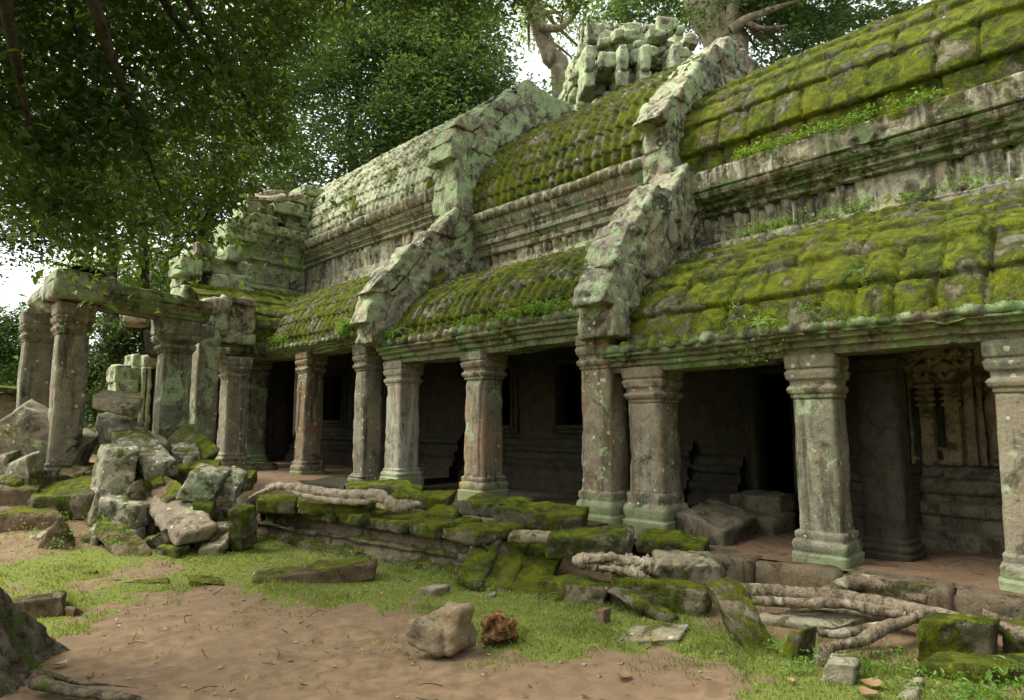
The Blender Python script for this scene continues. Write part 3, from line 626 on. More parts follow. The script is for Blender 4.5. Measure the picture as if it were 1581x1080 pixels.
inner_wall(-1.6, 4.95, .25, 4.4, [(yd0, yd1, .25, 2.35)], seed=700)
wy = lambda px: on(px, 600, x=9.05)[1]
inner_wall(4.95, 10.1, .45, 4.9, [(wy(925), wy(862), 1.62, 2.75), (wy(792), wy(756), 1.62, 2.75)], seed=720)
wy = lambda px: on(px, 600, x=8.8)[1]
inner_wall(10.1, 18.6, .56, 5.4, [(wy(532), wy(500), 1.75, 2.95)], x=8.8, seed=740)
# free pier inside the right bay and the carved doorway relief behind it
pillar(7.66, 1.99, .26, 2.5, .20, 'inner', 31, capw=.9, base=.8, ch=.3)
wallpiece(-1.6, 2.05, .9, 3.4, 9.0, 'carved', 760)
V, F = sheet_geo([(8.5, .25), (8.5, .42), (8.62, .45), (8.62, .6), (8.58, .64), (8.58, .72), (8.70, .76), (8.70, .84), (8.66, .88), (8.66, .98), (8.78, 1.02), (8.80, 1.12), (8.95, 1.15)], -1.6, 1.9,
                 mould_disp([(.40, .55, .09, .02), (.75, .95, .08, .02)], 761, jw=(.6, 1.1)), .02, .035, caps=True); mk('base_moulding', V, F, M['inner2'], gal)
def relief_post(y, w, z0, z1, x=8.93):
    mb = MB(); mb.add(*box_rock(x, x + .25, y - w, y + w, z0, z1, cell=.05, rad=.025, amp=.008, chips=0, seed=int(y * 50)))
    for q in range(4): mb.add(*box_rock(x - .03, x + .2, y - w - .025, y + w + .025, z1 - .26 + q * .075, z1 - .215 + q * .075, cell=.04, rad=.015, amp=.004, chips=0, seed=q))
    mb.build('colonette', M['carved'], gal)
wy = lambda px: on(px, 640, x=8.95)[1]
relief_post(wy(1430), .075, 1.12, 2.10); relief_post(wy(1470), .075, 1.12, 2.10)
def disc_scroll(mb, y, z, r, x=8.9, sg=1, turns=1.6):
    th = np.linspace(0, turns * 2 * math.pi, 22); rr = r * (1 - .78 * th / th[-1])
    pts = np.stack([np.full(22, x), y + sg * rr * np.cos(th), z + rr * np.sin(th)], 1)
    mb.add(*tube_geo(pts, np.linspace(.05, .03, 22), 7, .25, int(abs(y) * 90), 2, 14))
mb = MB(); yc = wy(1447)
for (dy, dz, r, sg) in ((-.11, 2.24, .10, 1), (.11, 2.24, .10, -1), (-.27, 2.38, .11, 1), (.27, 2.38, .11, -1), (0, 2.42, .09, 1), (-.16, 2.50, .10, -1), (.16, 2.50, .10, 1), (-.34, 2.56, .09, 1), (.34, 2.56, .09, -1)):
    disc_scroll(mb, yc + dy, dz, r, 8.9, sg)
for q in range(90):
    a = RNG.rand() * 2 - 1; b = RNG.rand(); mb.add(*tube_geo([(8.96, yc + a * (.16 + .3 * b), 2.12 + b * .5), (8.90, yc + a * (.18 + .32 * b) + .03, 2.15 + b * .5), (8.95, yc + a * (.18 + .32 * b), 2.2 + b * .5)], [.012, .028, .012], 6, .3, q, 3, 16))
mb.build('carved_pediment', M['carved'], gal)
for a in (1413, 1451):     # dark strips painting the shade of the slots beside the first colonette
    yy = wy(a); add_box('slot_shade', 8.985, 9.02, yy - .045, yy + .045, 1.15, 2.06, 'inner', cell=.06, rad=.01, amp=.004, chips=0, seed=a)
for (a, z0, z1, w) in ((1497, 1.15, 2.9, .05), (1515, 1.15, 2.9, .03), (1392, 1.15, 3.0, .05)):
    yy = wy(a); add_box('wall_pilaster', 8.93, 9.04, yy - w, yy + w, z0, z1, 'carved', cell=.05, rad=.02, amp=.008, chips=0, seed=a)
mb = MB(); yy = wy(1545)                      # a worn standing figure in low relief
mb.add(*tube_geo([(8.97, yy, 1.25), (8.95, yy, 1.55), (8.94, yy + .01, 1.85), (8.94, yy, 2.05)], [.12, .10, .12, .06], 10, .15, 5, 4))
mb.add(*tube_geo([(8.95, yy, 2.05), (8.94, yy, 2.16), (8.95, yy, 2.30)], [.06, .085, .02], 10, .15, 6, 4)); mb.build('carved_figure', M['carved'], gal)

# raised step and dark stair in the right bay
add_box('door_step', 8.0, 8.75, yd0 - .1, yd1 + .25, .2, .48, 'inner2', cell=.06, rad=.02, amp=.02, seed=5)
add_box('door_step', 8.35, 8.95, yd0 - .05, yd1 + .15, .45, .70, 'inner2', cell=.06, rad=.02, amp=.02, seed=6)

# ------------------------------------------------------------------ the wing on the left (runs along x, faces the camera side)
pr = [(14.95, 3.14), (14.9, 3.12), (14.40, 3.12), (14.38, 3.18), (14.33, 3.19), (14.32, 3.25), (14.26, 3.27), (14.25, 3.33), (14.20, 3.34), (14.22, 3.48), (14.5, 3.52)]
V, F = sheet_geo(pr, 5.15, 6.42, mould_disp([(.75, .92, .2, .05)], 801), .016, .03, GY); mk('eave_cornice', V, F, M['cornR'], gal)
pr = [(14.26, 3.46), (14.2, 3.6)] + arc((14.24, 3.62), (16.95, 5.3), 52)
V, F = sheet_geo(pr, 5.0, 8.4, roof_disp([0, .35, .75, 1.3, 1.9, 2.5, 3.3], .4, .02, .05, 803, .8), .03, .03, GY); mk('lower_roof', V, F, M['rk_deep'], gal)
pr = [(16.7, 5.15), (16.7, 5.28), (16.85, 5.36), (16.95, 5.4), (16.97, 5.44), (16.98, 5.5), (16.98, 6.05), (16.9, 6.08), (16.9, 6.16), (16.94, 6.18), (16.86, 6.28), (16.80, 6.36), (16.84, 6.38), (16.76, 6.5), (16.70, 6.62), (16.62, 6.68), (16.58, 6.72), (16.60, 6.74), (16.50, 6.8), (16.50, 7.0), (16.7, 7.02), (17.6, 7.02)]
def wdisp(T, A, Pn): return joints(T, A, [.45, 1.0], (.5, 1.1), 811, .03, .05, .02) + mould_disp([(length(pr[:18]), length(pr[:20]), .22, .05), (length(pr[:8]), length(pr[:10]), .1, .015)], 812)(T, A, Pn)
xw0 = on(352, 420, y=17)[0]
V, F = sheet_geo(pr, xw0 - .1, 8.6, wdisp, .02, .035, GY); mk('upper_wall', V, F, M['pale'], gal)
def facade_stone(px0, py0, px1, py1, y, dep, mat='pale', name='wall_stone', seed=0, parent=None, **k):
    """a dressed stone whose face stands on the plane y"""
    a = on((px0 + px1) / 2, (py0 + py1) / 2, y=y); s = depth(a) / FPX
    w = abs(on(px1, py0, y=y)[0] - on(px0, py0, y=y)[0]) / 2; h = (py1 - py0) * s / 2
    V, F = rock_geo((a[0], y + dep / 2, a[2]), (w, 0, 0), (0, dep / 2, 0), (0, 0, h), seed=seed, **{**dict(cell=.055, rad=.02, amp=.03, chips=5, chipd=(.82, .97), fine=.014), **k})
    return mk(name, V, F, M[mat], parent if parent is not None else gal)
wb = [(352, 345, 402, 372), (404, 346, 440, 370), (441, 347, 476, 368), (376, 328, 396, 346), (383, 311, 424, 333), (425, 330, 466, 348), (426, 312, 470, 332), (466, 328, 486, 350), (425, 296, 452, 313), (450, 299, 478, 314), (474, 305, 500, 330), (470, 290, 520, 306), (392, 331, 428, 350), (352, 364, 376, 384)]
for i, b in enumerate(wb): facade_stone(*b, 16.55 + .12 * (i % 3), 1.0, seed=820 + i)
V, F = corners_geo(P(432, 304, 16.4), P(374, 302, 16.5), P(468, 300, 17.0), P(432, 312, 16.4), cell=.06, rad=.03, amp=.04, seed=840, chips=4)
V2, F2 = corners_geo(P(425, 292, 16.7), P(383, 300, 16.7), P(455, 298, 17.2), P(425, 303, 16.7), cell=.06, rad=.05, amp=.04, seed=841)
tag(MB().add(V, F).add(V2, F2).build('capstone', M['rk_flat']), 'pale flat capstone overhanging the broken top of the left wing, against dark leaves', 'stone block')
# broken end of the wing
eb = [(303, 375, 336, 396), (308, 394, 334, 420), (280, 395, 312, 424), (283, 420, 306, 440), (328, 425, 362, 448), (330, 398, 352, 428), (352, 380, 374, 404), (350, 402, 388, 428), (358, 425, 390, 452), (303, 440, 330, 465), (283, 440, 306, 468), (330, 446, 350, 462), (372, 446, 392, 462)]
for i, b in enumerate(eb): facade_stone(*b, 15.6 + .25 * (i % 2), .9, seed=860 + i, mat='pale' if i % 4 else 'gable')
add_box('inner_wall', 6.45, 8.6, 17.3, 17.6, .6, 6.6, 'inner', cell=.3, chips=0, seed=3)
# gable of the wing's lower vault and the stones under it
gb = [(348, 460, 398, 470), (356, 466, 392, 492), (316, 482, 352, 518), (350, 488, 394, 516), (308, 515, 340, 545), (338, 512, 396, 530), (318, 462, 356, 486)]
for i, b in enumerate(gb): facade_stone(*b, 13.95 + .1 * (i % 2), .7, seed=880 + i, mat='gable', name='gable_stone', amp=.045)
pr = [(13.98, 2.96), (13.97, 3.02), (13.9, 3.05), (13.88, 3.12), (13.82, 3.15), (13.8, 3.22), (13.9, 3.26), (14.2, 3.28)]
V, F = sheet_geo(pr, on(318, 545, y=13.9)[0], on(345, 545, y=13.9)[0] + .1, mould_disp([], 890), .02, .03, GY); mk('eave_cornice', V, F, M['gable'], gal)
# dark carved jamb and wall behind the first wing pillar
wx = lambda px: on(px, 640, y=15.2)[0]
for (a, b, y, mat) in ((318, 338, 15.0, 'inner'), (338, 352, 15.3, 'inner'), (352, 425, 15.9, 'inner')):
    V, F = sheet_geo([(y, .6), (y, 3.3)], on(a, 640, y=y)[0], on(b, 640, y=y)[0], lambda T, A, Pn: .03 * np.abs(np.sin(T * 22)) * np.abs(np.sin(A * 26)) + .01 * fbm(Pn, 6, 3, 891), .03, .03, GY)
    mk('carved_jamb', V, F, M[mat], gal)
V, F = box_rock(4.6, 6.6, 13.95, 15.8, .3, .76, cell=.12, amp=.03, seed=895); mk('wing_step', V, F, M['plinth'], gal)

# ------------------------------------------------------------------ collapsed entrance porch
por = thing('ruined_porch', 'roofless entrance porch of rosy stone pillars still carrying weathered lintels, left of the gallery', 'porch', (2.8, 12, .8))
pillar(2.18, 11.95, .80, 3.50, .215, 'colE', 41, por, base=1.0, ch=.5, label='rosy stone pillar with green algae at its foot')
a = on(62, 485, y=13.6); pillar(a[0], 13.6, .8, 3.52, .215, 'colA', 42, por, ch=.5, label='grey stone pillar behind the rosy one')
pillar(3.74, 12.1, .75, 3.48, .24, 'colD', 43, por, capw=1.15, base=1.0, ch=.62, label='dark carved pillar')
V, F = pillar_geo(4.42, 12.55, [(.7, .20), (3.46, .19)], 0, 44); mk('pilaster', V, F, M['colD'], por)
V, F = corners_geo((4.32, 11.66, 3.86), (2.52, 11.66, 3.92), (4.32, 12.3, 3.86), (4.32, 11.72, 3.50), cell=.05, rad=.04, amp=.02, seed=900, chips=3)
# stepped underside of the lintel
lp = [(12.2, 3.50), (11.72, 3.50), (11.70, 3.56), (11.66, 3.57), (11.65, 3.63), (11.60, 3.65), (11.59, 3.70), (11.63, 3.71), (11.56, 3.74), (11.55, 3.86), (11.75, 3.90), (12.25, 3.92), (12.3, 3.5)]
V, F = sheet_geo(lp, 2.50, 4.15, mould_disp([(.74, .93, .23, .05)], 901, off=.02), .016, .03, GY, sag=lambda A: -.06 * (A - 2.5)); mk('lintel', V, F, M['cornR'], por)
lp = [(1.9 + v, w) for v, w in ((.62, 3.52), (.16, 3.52), (.1, 3.58), (.06, 3.6), (.0, 3.68), (-.05, 3.72), (-.06, 3.8), (.0, 3.96), (.2, 4.06), (.5, 4.05), (.66, 3.9), (.66, 3.52))]
V, F = sheet_geo(lp, 11.55, 14.1, mould_disp([], 902, off=.02), .02, .04, GX); mk('lintel', V, F, M['gable'], por)
V, F = corners_geo((2.62, 11.55, 3.95), (1.82, 11.5, 3.98), (2.62, 12.5, 3.95), (2.62, 11.55, 3.52), cell=.04, rad=.025, amp=.03, seed=903, chips=6, fine=.012); mk('lintel', V, F, M['gable'], por)

# small ruin with a doorway, seen between the porch pillars
sr = thing('ruined_shrine', 'small broken shrine with a dark doorway, green with lichen, seen between the porch pillars', 'ruin', (4.5, 19, .5))
for i, (b, y) in enumerate([((177, 562, 205, 590), 18.0), ((180, 585, 215, 604), 18.0), ((198, 565, 232, 588), 18.2), ((205, 545, 226, 570), 18.3), ((176, 602, 220, 645), 18.0), ((186, 640, 232, 672), 18.1), ((222, 548, 244, 565), 18.0)]):
    facade_stone(*b, y, .8, 'pale', 'wall_stone', 910 + i, sr)
for a, b in ((218, 224), (226, 232)): facade_stone(a, 565, b, 660, 17.9, .2, 'pale', 'door_jamb', 918 + a, sr, amp=.02)
facade_stone(232, 560, 262, 665, 18.6, .3, 'inner', 'doorway_shade', 925, sr)  # dark slab painted as the shade inside the doorway
V, F = corners_geo(P(210, 640, 16), P(150, 660, 15.5), P(260, 650, 17), P(200, 680, 15.8), cell=.1, amp=.08, seed=930); mk('steps', V, F, M['rk_deep'], sr)
for (nm, lb, q) in (('fallen_beam', 'carved beam end sticking out under the porch lintel', ((228, 488), (191, 486), (232, 496), (226, 500))), ('fallen_beam', 'dark stone leaning behind the brown porch pillar', ((240, 512), (220, 508), (246, 520), (244, 548)))):
    C, A, B, D = [P(px, py, 13.5 + .3 * (i == 2)) for i, (px, py) in enumerate(q)]
    tag(mk(nm, *corners_geo(C, A, B, D, cell=.04, rad=.03, amp=.02, seed=933), M['rk_flat'] if 'carved' in lb else M['inner']), lb, 'stone block')
# ruined wall at the far left edge
lw = thing('boundary_wall', 'old stone wall at the far left edge, below the green bushes', 'wall', (0, 19, 0))
V, F = corners_geo(P(40, 608, 19), P(-160, 590, 16), P(48, 606, 19.6), P(40, 690, 19), cell=.1, amp=.06, seed=940); mk('wall_course', V, F, M['rk_flat'], lw)
V, F = corners_geo(P(42, 600, 18.8), P(-160, 580, 15.8), P(50, 598, 19.5), P(42, 609, 18.8), cell=.08, amp=.05, seed=941); mk('coping', V, F, M['rk_deep'], lw)

# ------------------------------------------------------------------ ruined tower behind the roofs
tow = thing('ruined_tower', 'crumbling tower of pale lichen covered blocks rising behind the gallery roofs', 'tower', (15.5, 12.5, 0))
def tier(px0, px1, py0, py1, s, seed, dep=2.2, rows=2):
    """a course of the tower: irregular blocks on a stepped plan"""
    rs = np.random.RandomState(seed); mb = MB(); hz = (py1 - py0) / rows
    fw = np.array([.62, .78, 0]); rt = np.array([.78, -.62, 0])
    for r in range(rows):
        x = px0 + rs.uniform(-3, 3)
        while x < px1 - 3:
            w = rs.uniform(14, 42); x2 = min(px1, x + w); k = s / FPX; zf = rs.uniform(-.6, .5)
            mid = (x + x2) / 2; edge = abs((mid - px0) / (px1 - px0) - .5) * 2; hh = hz * rs.uniform(.85, 1.35)
            c = P(mid, py0 + hz * (r + .5) + rs.uniform(-4, 4), s + zf * .6 + edge ** 2 * .9) + fw * dep / 2; tl = rs.uniform(-.10, .10)
            if rs.rand() > .07: mb.add(*rock_geo(c, rt * (x2 - x) * k / 2 * rs.uniform(.9, 1.06) + np.array([0, 0, tl * w * k]), fw * dep / 2 + rt * rs.uniform(-.2, .2), np.array([0, 0, hh * k / 2]), seed=seed + int(x), cell=.07, rad=.02, amp=.07, chips=6, chipd=(.72, .95), fine=.03))
            for q in range(2):
                c2 = P(rs.uniform(x, x2), py0 + hz * (r + rs.rand()), s + zf * .6 - .1 + edge ** 2 * .9); g_ = rs.uniform(.08, .22)
                mb.add(*rock_geo(c2, rt * g_ * 1.3, fw * g_, np.array([0, 0, g_ * rs.uniform(.5, 1.4)]), seed=seed + int(x) + q, cell=.06, rad=.02, amp=.05, chips=5, chipd=(.7, .95)))
            x = x2
    return mb
TS = 19.5
for i, (a, b, c, d, dz) in enumerate([(868, 1140, 148, 205, 0.0), (880, 1075, 122, 150, .5), (884, 1068, 98, 124, .15), (892, 1062, 76, 100, .0), (905, 1058, 66, 80, .5), (900, 1065, 50, 68, .0), (908, 1052, 36, 52, .3)]):
    tier(a, b, c, d, TS + dz, 950 + i * 20, rows=2 if d - c > 18 else 1).build('tower_tier', M['tower'], tow)
mb = MB()
for q, px in enumerate((905, 950, 990, 1030)):
    for (py0, py1, w, dz) in ((80, 122, 7, -.35), (122, 148, 9, -.3)):
        k = TS / FPX; c = P(px + 6 * (q % 2), (py0 + py1) / 2, TS + dz); mb.add(*rock_geo(c, (w*k*.78, -w*k*.62, 0), (.3, .38, 0), (0, 0, (py1 - py0) * k / 2), seed=970 + q, cell=.1, rad=.05, amp=.06, chips=3))
mb.build('pilaster', M['tower'], tow)
bd = mk('tower_core', *box_rock(13.2, 18, 12.2, 18, 0, 11.3, cell=.6, rad=.3, amp=.15, seed=4), M['tower'], tow)
# big loose stones on the ridges
def loose(label, s, q, mat, name='stone_block', ds=(0, .0, .6, 0), **k):
    C, A, B, D = [P(px, py, s + d) for (px, py), d in zip(q, ds)]
    return tag(mk(name, *corners_geo(C, A, B, D, **{**dict(cell=.06, rad=.05, amp=.04, chips=3), **k}), M[mat]), label, 'stone block')
loose('squared bare faced block perched on the gable peak between the pale and ribbed roofs', 17.0, ((803, 141), (795, 148), (827, 145), (806, 166)), 'gable', ds=(0, .8, .3, 0), seed=31)
loose('long curved coping stone along the gable peak under the squared block', 16.7, ((760, 178), (716, 192), (842, 172), (765, 205)), 'pale', ds=(0, .3, .9, 0), seed=32)
loose('pale triangular coping stone lying below the curved coping', 16.3, ((700, 190), (682, 200), (745, 196), (704, 215)), 'pale', ds=(0, .2, .6, 0), seed=33)
loose('small stone propping the squared block on the gable peak', 17.1, ((806, 160), (796, 164), (822, 164), (806, 182)), 'gable', ds=(0, .3, .3, 0), seed=36)
loose('large tilted coping slab on the ridge just left of the pale trunk', 11.6, ((1098, 128), (1062, 92), (1142, 132), (1092, 142)), 'gable', ds=(0, .5, .6, 0), seed=34)
loose('pale block under the tilted coping slab on the ridge', 11.4, ((1085, 142), (1062, 118), (1128, 140), (1078, 172)), 'pale', ds=(0, .4, .6, 0), seed=35)

# ------------------------------------------------------------------ terrace wall in front of the middle bays
ter = thing('terrace_wall', 'low moulded terrace wall with mossy coping in front of the colonnade', 'wall', (4.5, 7, 0))
def GT(o, a, z): return np.stack([o + 4.9 - .13 * (a - 5), a, z], -1)
pr = [(-.30, -.1), (-.30, .08), (-.22, .10), (-.20, .16), (-.24, .18), (-.24, .22), (-.14, .24), (-.14, .33), (-.2, .35), (-.22, .40)]
V, F = sheet_geo(pr, 5.0, 9.3, mould_disp([(.2, .32, .1, .015)], 1001, rough=.012, jw=(.5, 1.0), off=.03), .02, .03, GT, caps=True); mk('wall_moulding', V, F, M['plinth'], ter)
yy = 5.05
for i, L in enumerate((.62, .5, .75, .55, .8, .9)):
    x0 = 4.9 - .13 * (yy + L / 2 - 5) - .27
    V, F = box_rock(x0, x0 + .75, yy, yy + L - .03, .36, .50 + .02 * (i % 2), cell=.05, rad=.03, amp=.025, seed=1010 + i, chips=3); mk('coping_stone', V, F, M['rk_deep'], ter); yy += L

# ------------------------------------------------------------------ fallen stones
GRP = 'fallen stone blocks in front of the ruin'
def block(label, mat, C, A, B, D, s=None, z0=0.0, sd=None, name='fallen_block', cat='stone block', group=GRP, **k):
    """C near top corner (px,py); A, B neighbours on the top (px,py,extra depth); D the foot below C (px,py[,extra])"""
    if s is None: s = depth(on(D[0], D[1], z=z0))
    pc = P(C[0], C[1], s); pa = P(A[0], A[1], s + A[2]); pb = P(B[0], B[1], s + B[2]); pd = P(D[0], D[1], s + (D[2] if len(D) > 2 else 0))
    pd = pd + (pd - pc) * .12
    if group == GRP: cc = (pa + pb) / 2; pa, pb, pd, pc = [cc + (v - cc) * 1.16 for v in (pa, pb, pd, pc)]
    sz = (np.linalg.norm(pa - pc) + np.linalg.norm(pb - pc)) / 2
    kw = dict(cell=max(.025, sz / 22), rad=.026 * min(1, sz / .5), amp=.020 * min(1.3, sz / .6), chips=5, fine=.013, seed=sd if sd is not None else (int(C[0] * 7 + C[1]) % 9973)); kw.update(k)
    return tag(mk(name, *corners_geo(pc, pa, pb, pd, **kw), M[mat]), label, cat, group)
T3 = [
 ('large rosy slab leaning against the grey porch pillar at the left edge', 'rk_red', (25, 630), (-55, 692, 0), (42, 618, .35), (92, 676), 9.7),
 ('white lichen crusted stone below the leaning rosy slab', 'rk_spot', (40, 705), (8, 716, .2), (60, 696, .35), (46, 752), 9.0),
 ('rounded pale stone at the left edge beside the crusted stone', 'rk_flat', (5, 700), (-40, 712, .2), (32, 692, .3), (6, 742), 9.2),
 ('low brown kerb stone at the left edge, upper of two', 'rk_brown', (52, 752), (-70, 750, 0), (58, 742, .4), (52, 786), 8.8),
 ('low brown kerb stone at the left edge, lower of two with grass in front', 'rk_brown', (89, 793), (3, 791, 0), (78, 782, .35), (88, 820), 8.4),
 ('long slab with thick moss right of the low kerb stones', 'rk_moss', (148, 757), (56, 764, 0), (155, 735, .6), (146, 790), 8.7),
 ('long fallen lintel sloping down towards the gallery in the rubble heap', 'rk_spot', (222, 712), (152, 642, 1.2), (266, 703, .25), (222, 732), 9.0),
 ('weathered block topmost on the rubble heap beside the rosy pillar', 'rk_flat', (203, 624), (148, 611, 0), (217, 613, .35), (203, 638), 9.9),
 ('tall upright slab dotted with white lichen in the middle of the rubble heap', 'rk_spot', (168, 690), (158, 684, .35), (213, 690, .1), (146, 782, -.3), 8.9),
 ('squat block sprinkled with white lichen left of the rosy slab', 'rk_spot', (205, 780), (157, 766, .2), (234, 774, .35), (204, 808), 8.3),
 ('big flat rosy slab tilted forward in front of the rubble heap', 'rk_red', (284, 816), (235, 757, .9), (329, 806, .2), (272, 834, -.05), 7.9),
 ('squarish pale spotted block beside the upper end of the rosy slab', 'rk_spot', (297, 726), (312, 714, .35), (343, 733, .1), (281, 760, -.1), 8.6),
 ('oblong stone with a white top just left of the pale root', 'rk_spot', (364, 753), (341, 741, .1), (382, 728, .4), (362, 770), 8.7),
 ('stone half hidden behind the squarish spotted block', 'rk_moss', (330, 718), (268, 722, 0), (338, 707, .3), (332, 742), 9.4),
 ('slab crusted with bright white lichen at the foot of the brown pillar', 'rk_spot', (306, 697), (271, 697, 0), (300, 683, .3), (306, 710), 9.7),
 ('narrow grey stone sloping left of the squat block', 'rk_spot', (150, 824), (126, 828, .1), (176, 793, .5), (150, 838), 8.0),
 ('mossy sided block lying on its end at the front of the heap', 'rk_brown', (170, 825), (143, 818, .1), (188, 806, .3), (206, 861, -.35), 7.95),
 ('pointed stone standing alone in the grass left of the heap', 'rk_brown', (86, 801), (60, 840, 0), (93, 797, .3), (110, 845), 7.8),
 ('flat mossy stone sunk in grass before the heap', 'rk_moss', (160, 852), (89, 860, 0), (152, 838, .6), (160, 866), 7.7),
 ('upright mossy stump of stone at the right end of the heap', 'rk_moss', (374, 788), (355, 785, 0), (394, 778, .25), (374, 836), 8.1),
 ('low pale slab in front of the rosy slab, right', 'rk_flat', (345, 836), (308, 846, 0), (358, 818, .4), (345, 850), 7.9),
 ('small spotted stone in front of the rosy slab, half in grass', 'rk_moss', (275, 846), (243, 842, .1), (290, 840, .2), (272, 862), 7.7),
 ('dark mossy stone wedged under the squat block', 'rk_moss', (250, 818), (213, 840, .1), (266, 812, .3), (264, 846), 7.95),
 ('rounded mossy stone tucked behind the squat block', 'rk_moss', (208, 742), (198, 752, 0), (230, 737, .2), (214, 770), 8.6),
 ('small deep green stone under the lower end of the fallen lintel', 'rk_deep', (250, 742), (212, 748, 0), (242, 725, .3), (250, 758), 8.85),
 ('small greenish stone right of the rosy slab', 'rk_moss', (326, 780), (299, 776, 0), (330, 770, .2), (326, 800), 8.4),
 ('dark slab under the pillar with a lichen streak', 'rk_deep', (385, 735), (330, 742, 0), (392, 725, .4), (385, 752), 9.6),
 ('broken stone beneath the rosy slab at ground level', 'rk_brown', (330, 828), (296, 838, .1), (344, 815, .3), (328, 842), 8.05),
 ('grey stone filling the heap behind the upright slab', 'rk_flat', (235, 690), (160, 660, .5), (260, 675, .5), (230, 760), 9.6),
 ('big tilted slab filling the gap between the two left pillars', 'rk_flat', (118, 690), (60, 668, .5), (150, 668, .4), (96, 742), 9.8),
 ('long greenish slab leaning behind the spotted block towards the wing pillar', 'rk_moss', (300, 712), (262, 676, .6), (336, 690, .2), (282, 744), 9.7),
 ('wedge shaped mossy stone below the crusted stone at the left edge', 'rk_moss', (20, 742), (-30, 735, .2), (60, 726, .3), (30, 776), 8.95),
 ('broad brown slab tilted behind the squat block', 'rk_brown', (250, 775), (215, 752, .4), (284, 750, .2), (238, 812), 8.5),
 ('dark stone at the back of the heap below the rosy pillar', 'rk_brown', (160, 725), (80, 728, .1), (170, 712, .5), (158, 775), 9.5),
]
for (lb, mt, C, A, B, D, s) in T3: block(lb, mt, C, A, B, D, s)
rs = np.random.RandomState(88)
for i in range(34):
    px, py = rs.uniform(40, 385), rs.uniform(705, 842); s_ = 8.0 + (842 - py) / 137 * 1.7; c = P(px, py, s_ + .12); z_ = gz1(c[0], c[1])
    e = rs.uniform(.05, .16, 3); a = rs.uniform(0, 6.28); tl = rs.uniform(-.5, .5); ca, sa = math.cos(a), math.sin(a)
    V, F = rock_geo(c, np.array([ca, sa, tl]) * e[0] * 1.5, np.array([-sa, ca, tl * .6]) * e[1], np.array([-tl * ca, -tl * sa, 1]) * e[2] * .8, seed=200 + i, cell=.035, rad=.015, amp=.02, chips=5, chipd=(.7, .95))
    tag(mk('rubble_stone', V, F, M[('rk_moss', 'rk_brown', 'rk_flat', 'rk_deep', 'rk_spot')[i % 5]]), 'small broken stone lodged in the gaps of the rubble heap', 'stone', 'small stones of the rubble heap')
G2 = 'stones scattered on the ground and terrace'
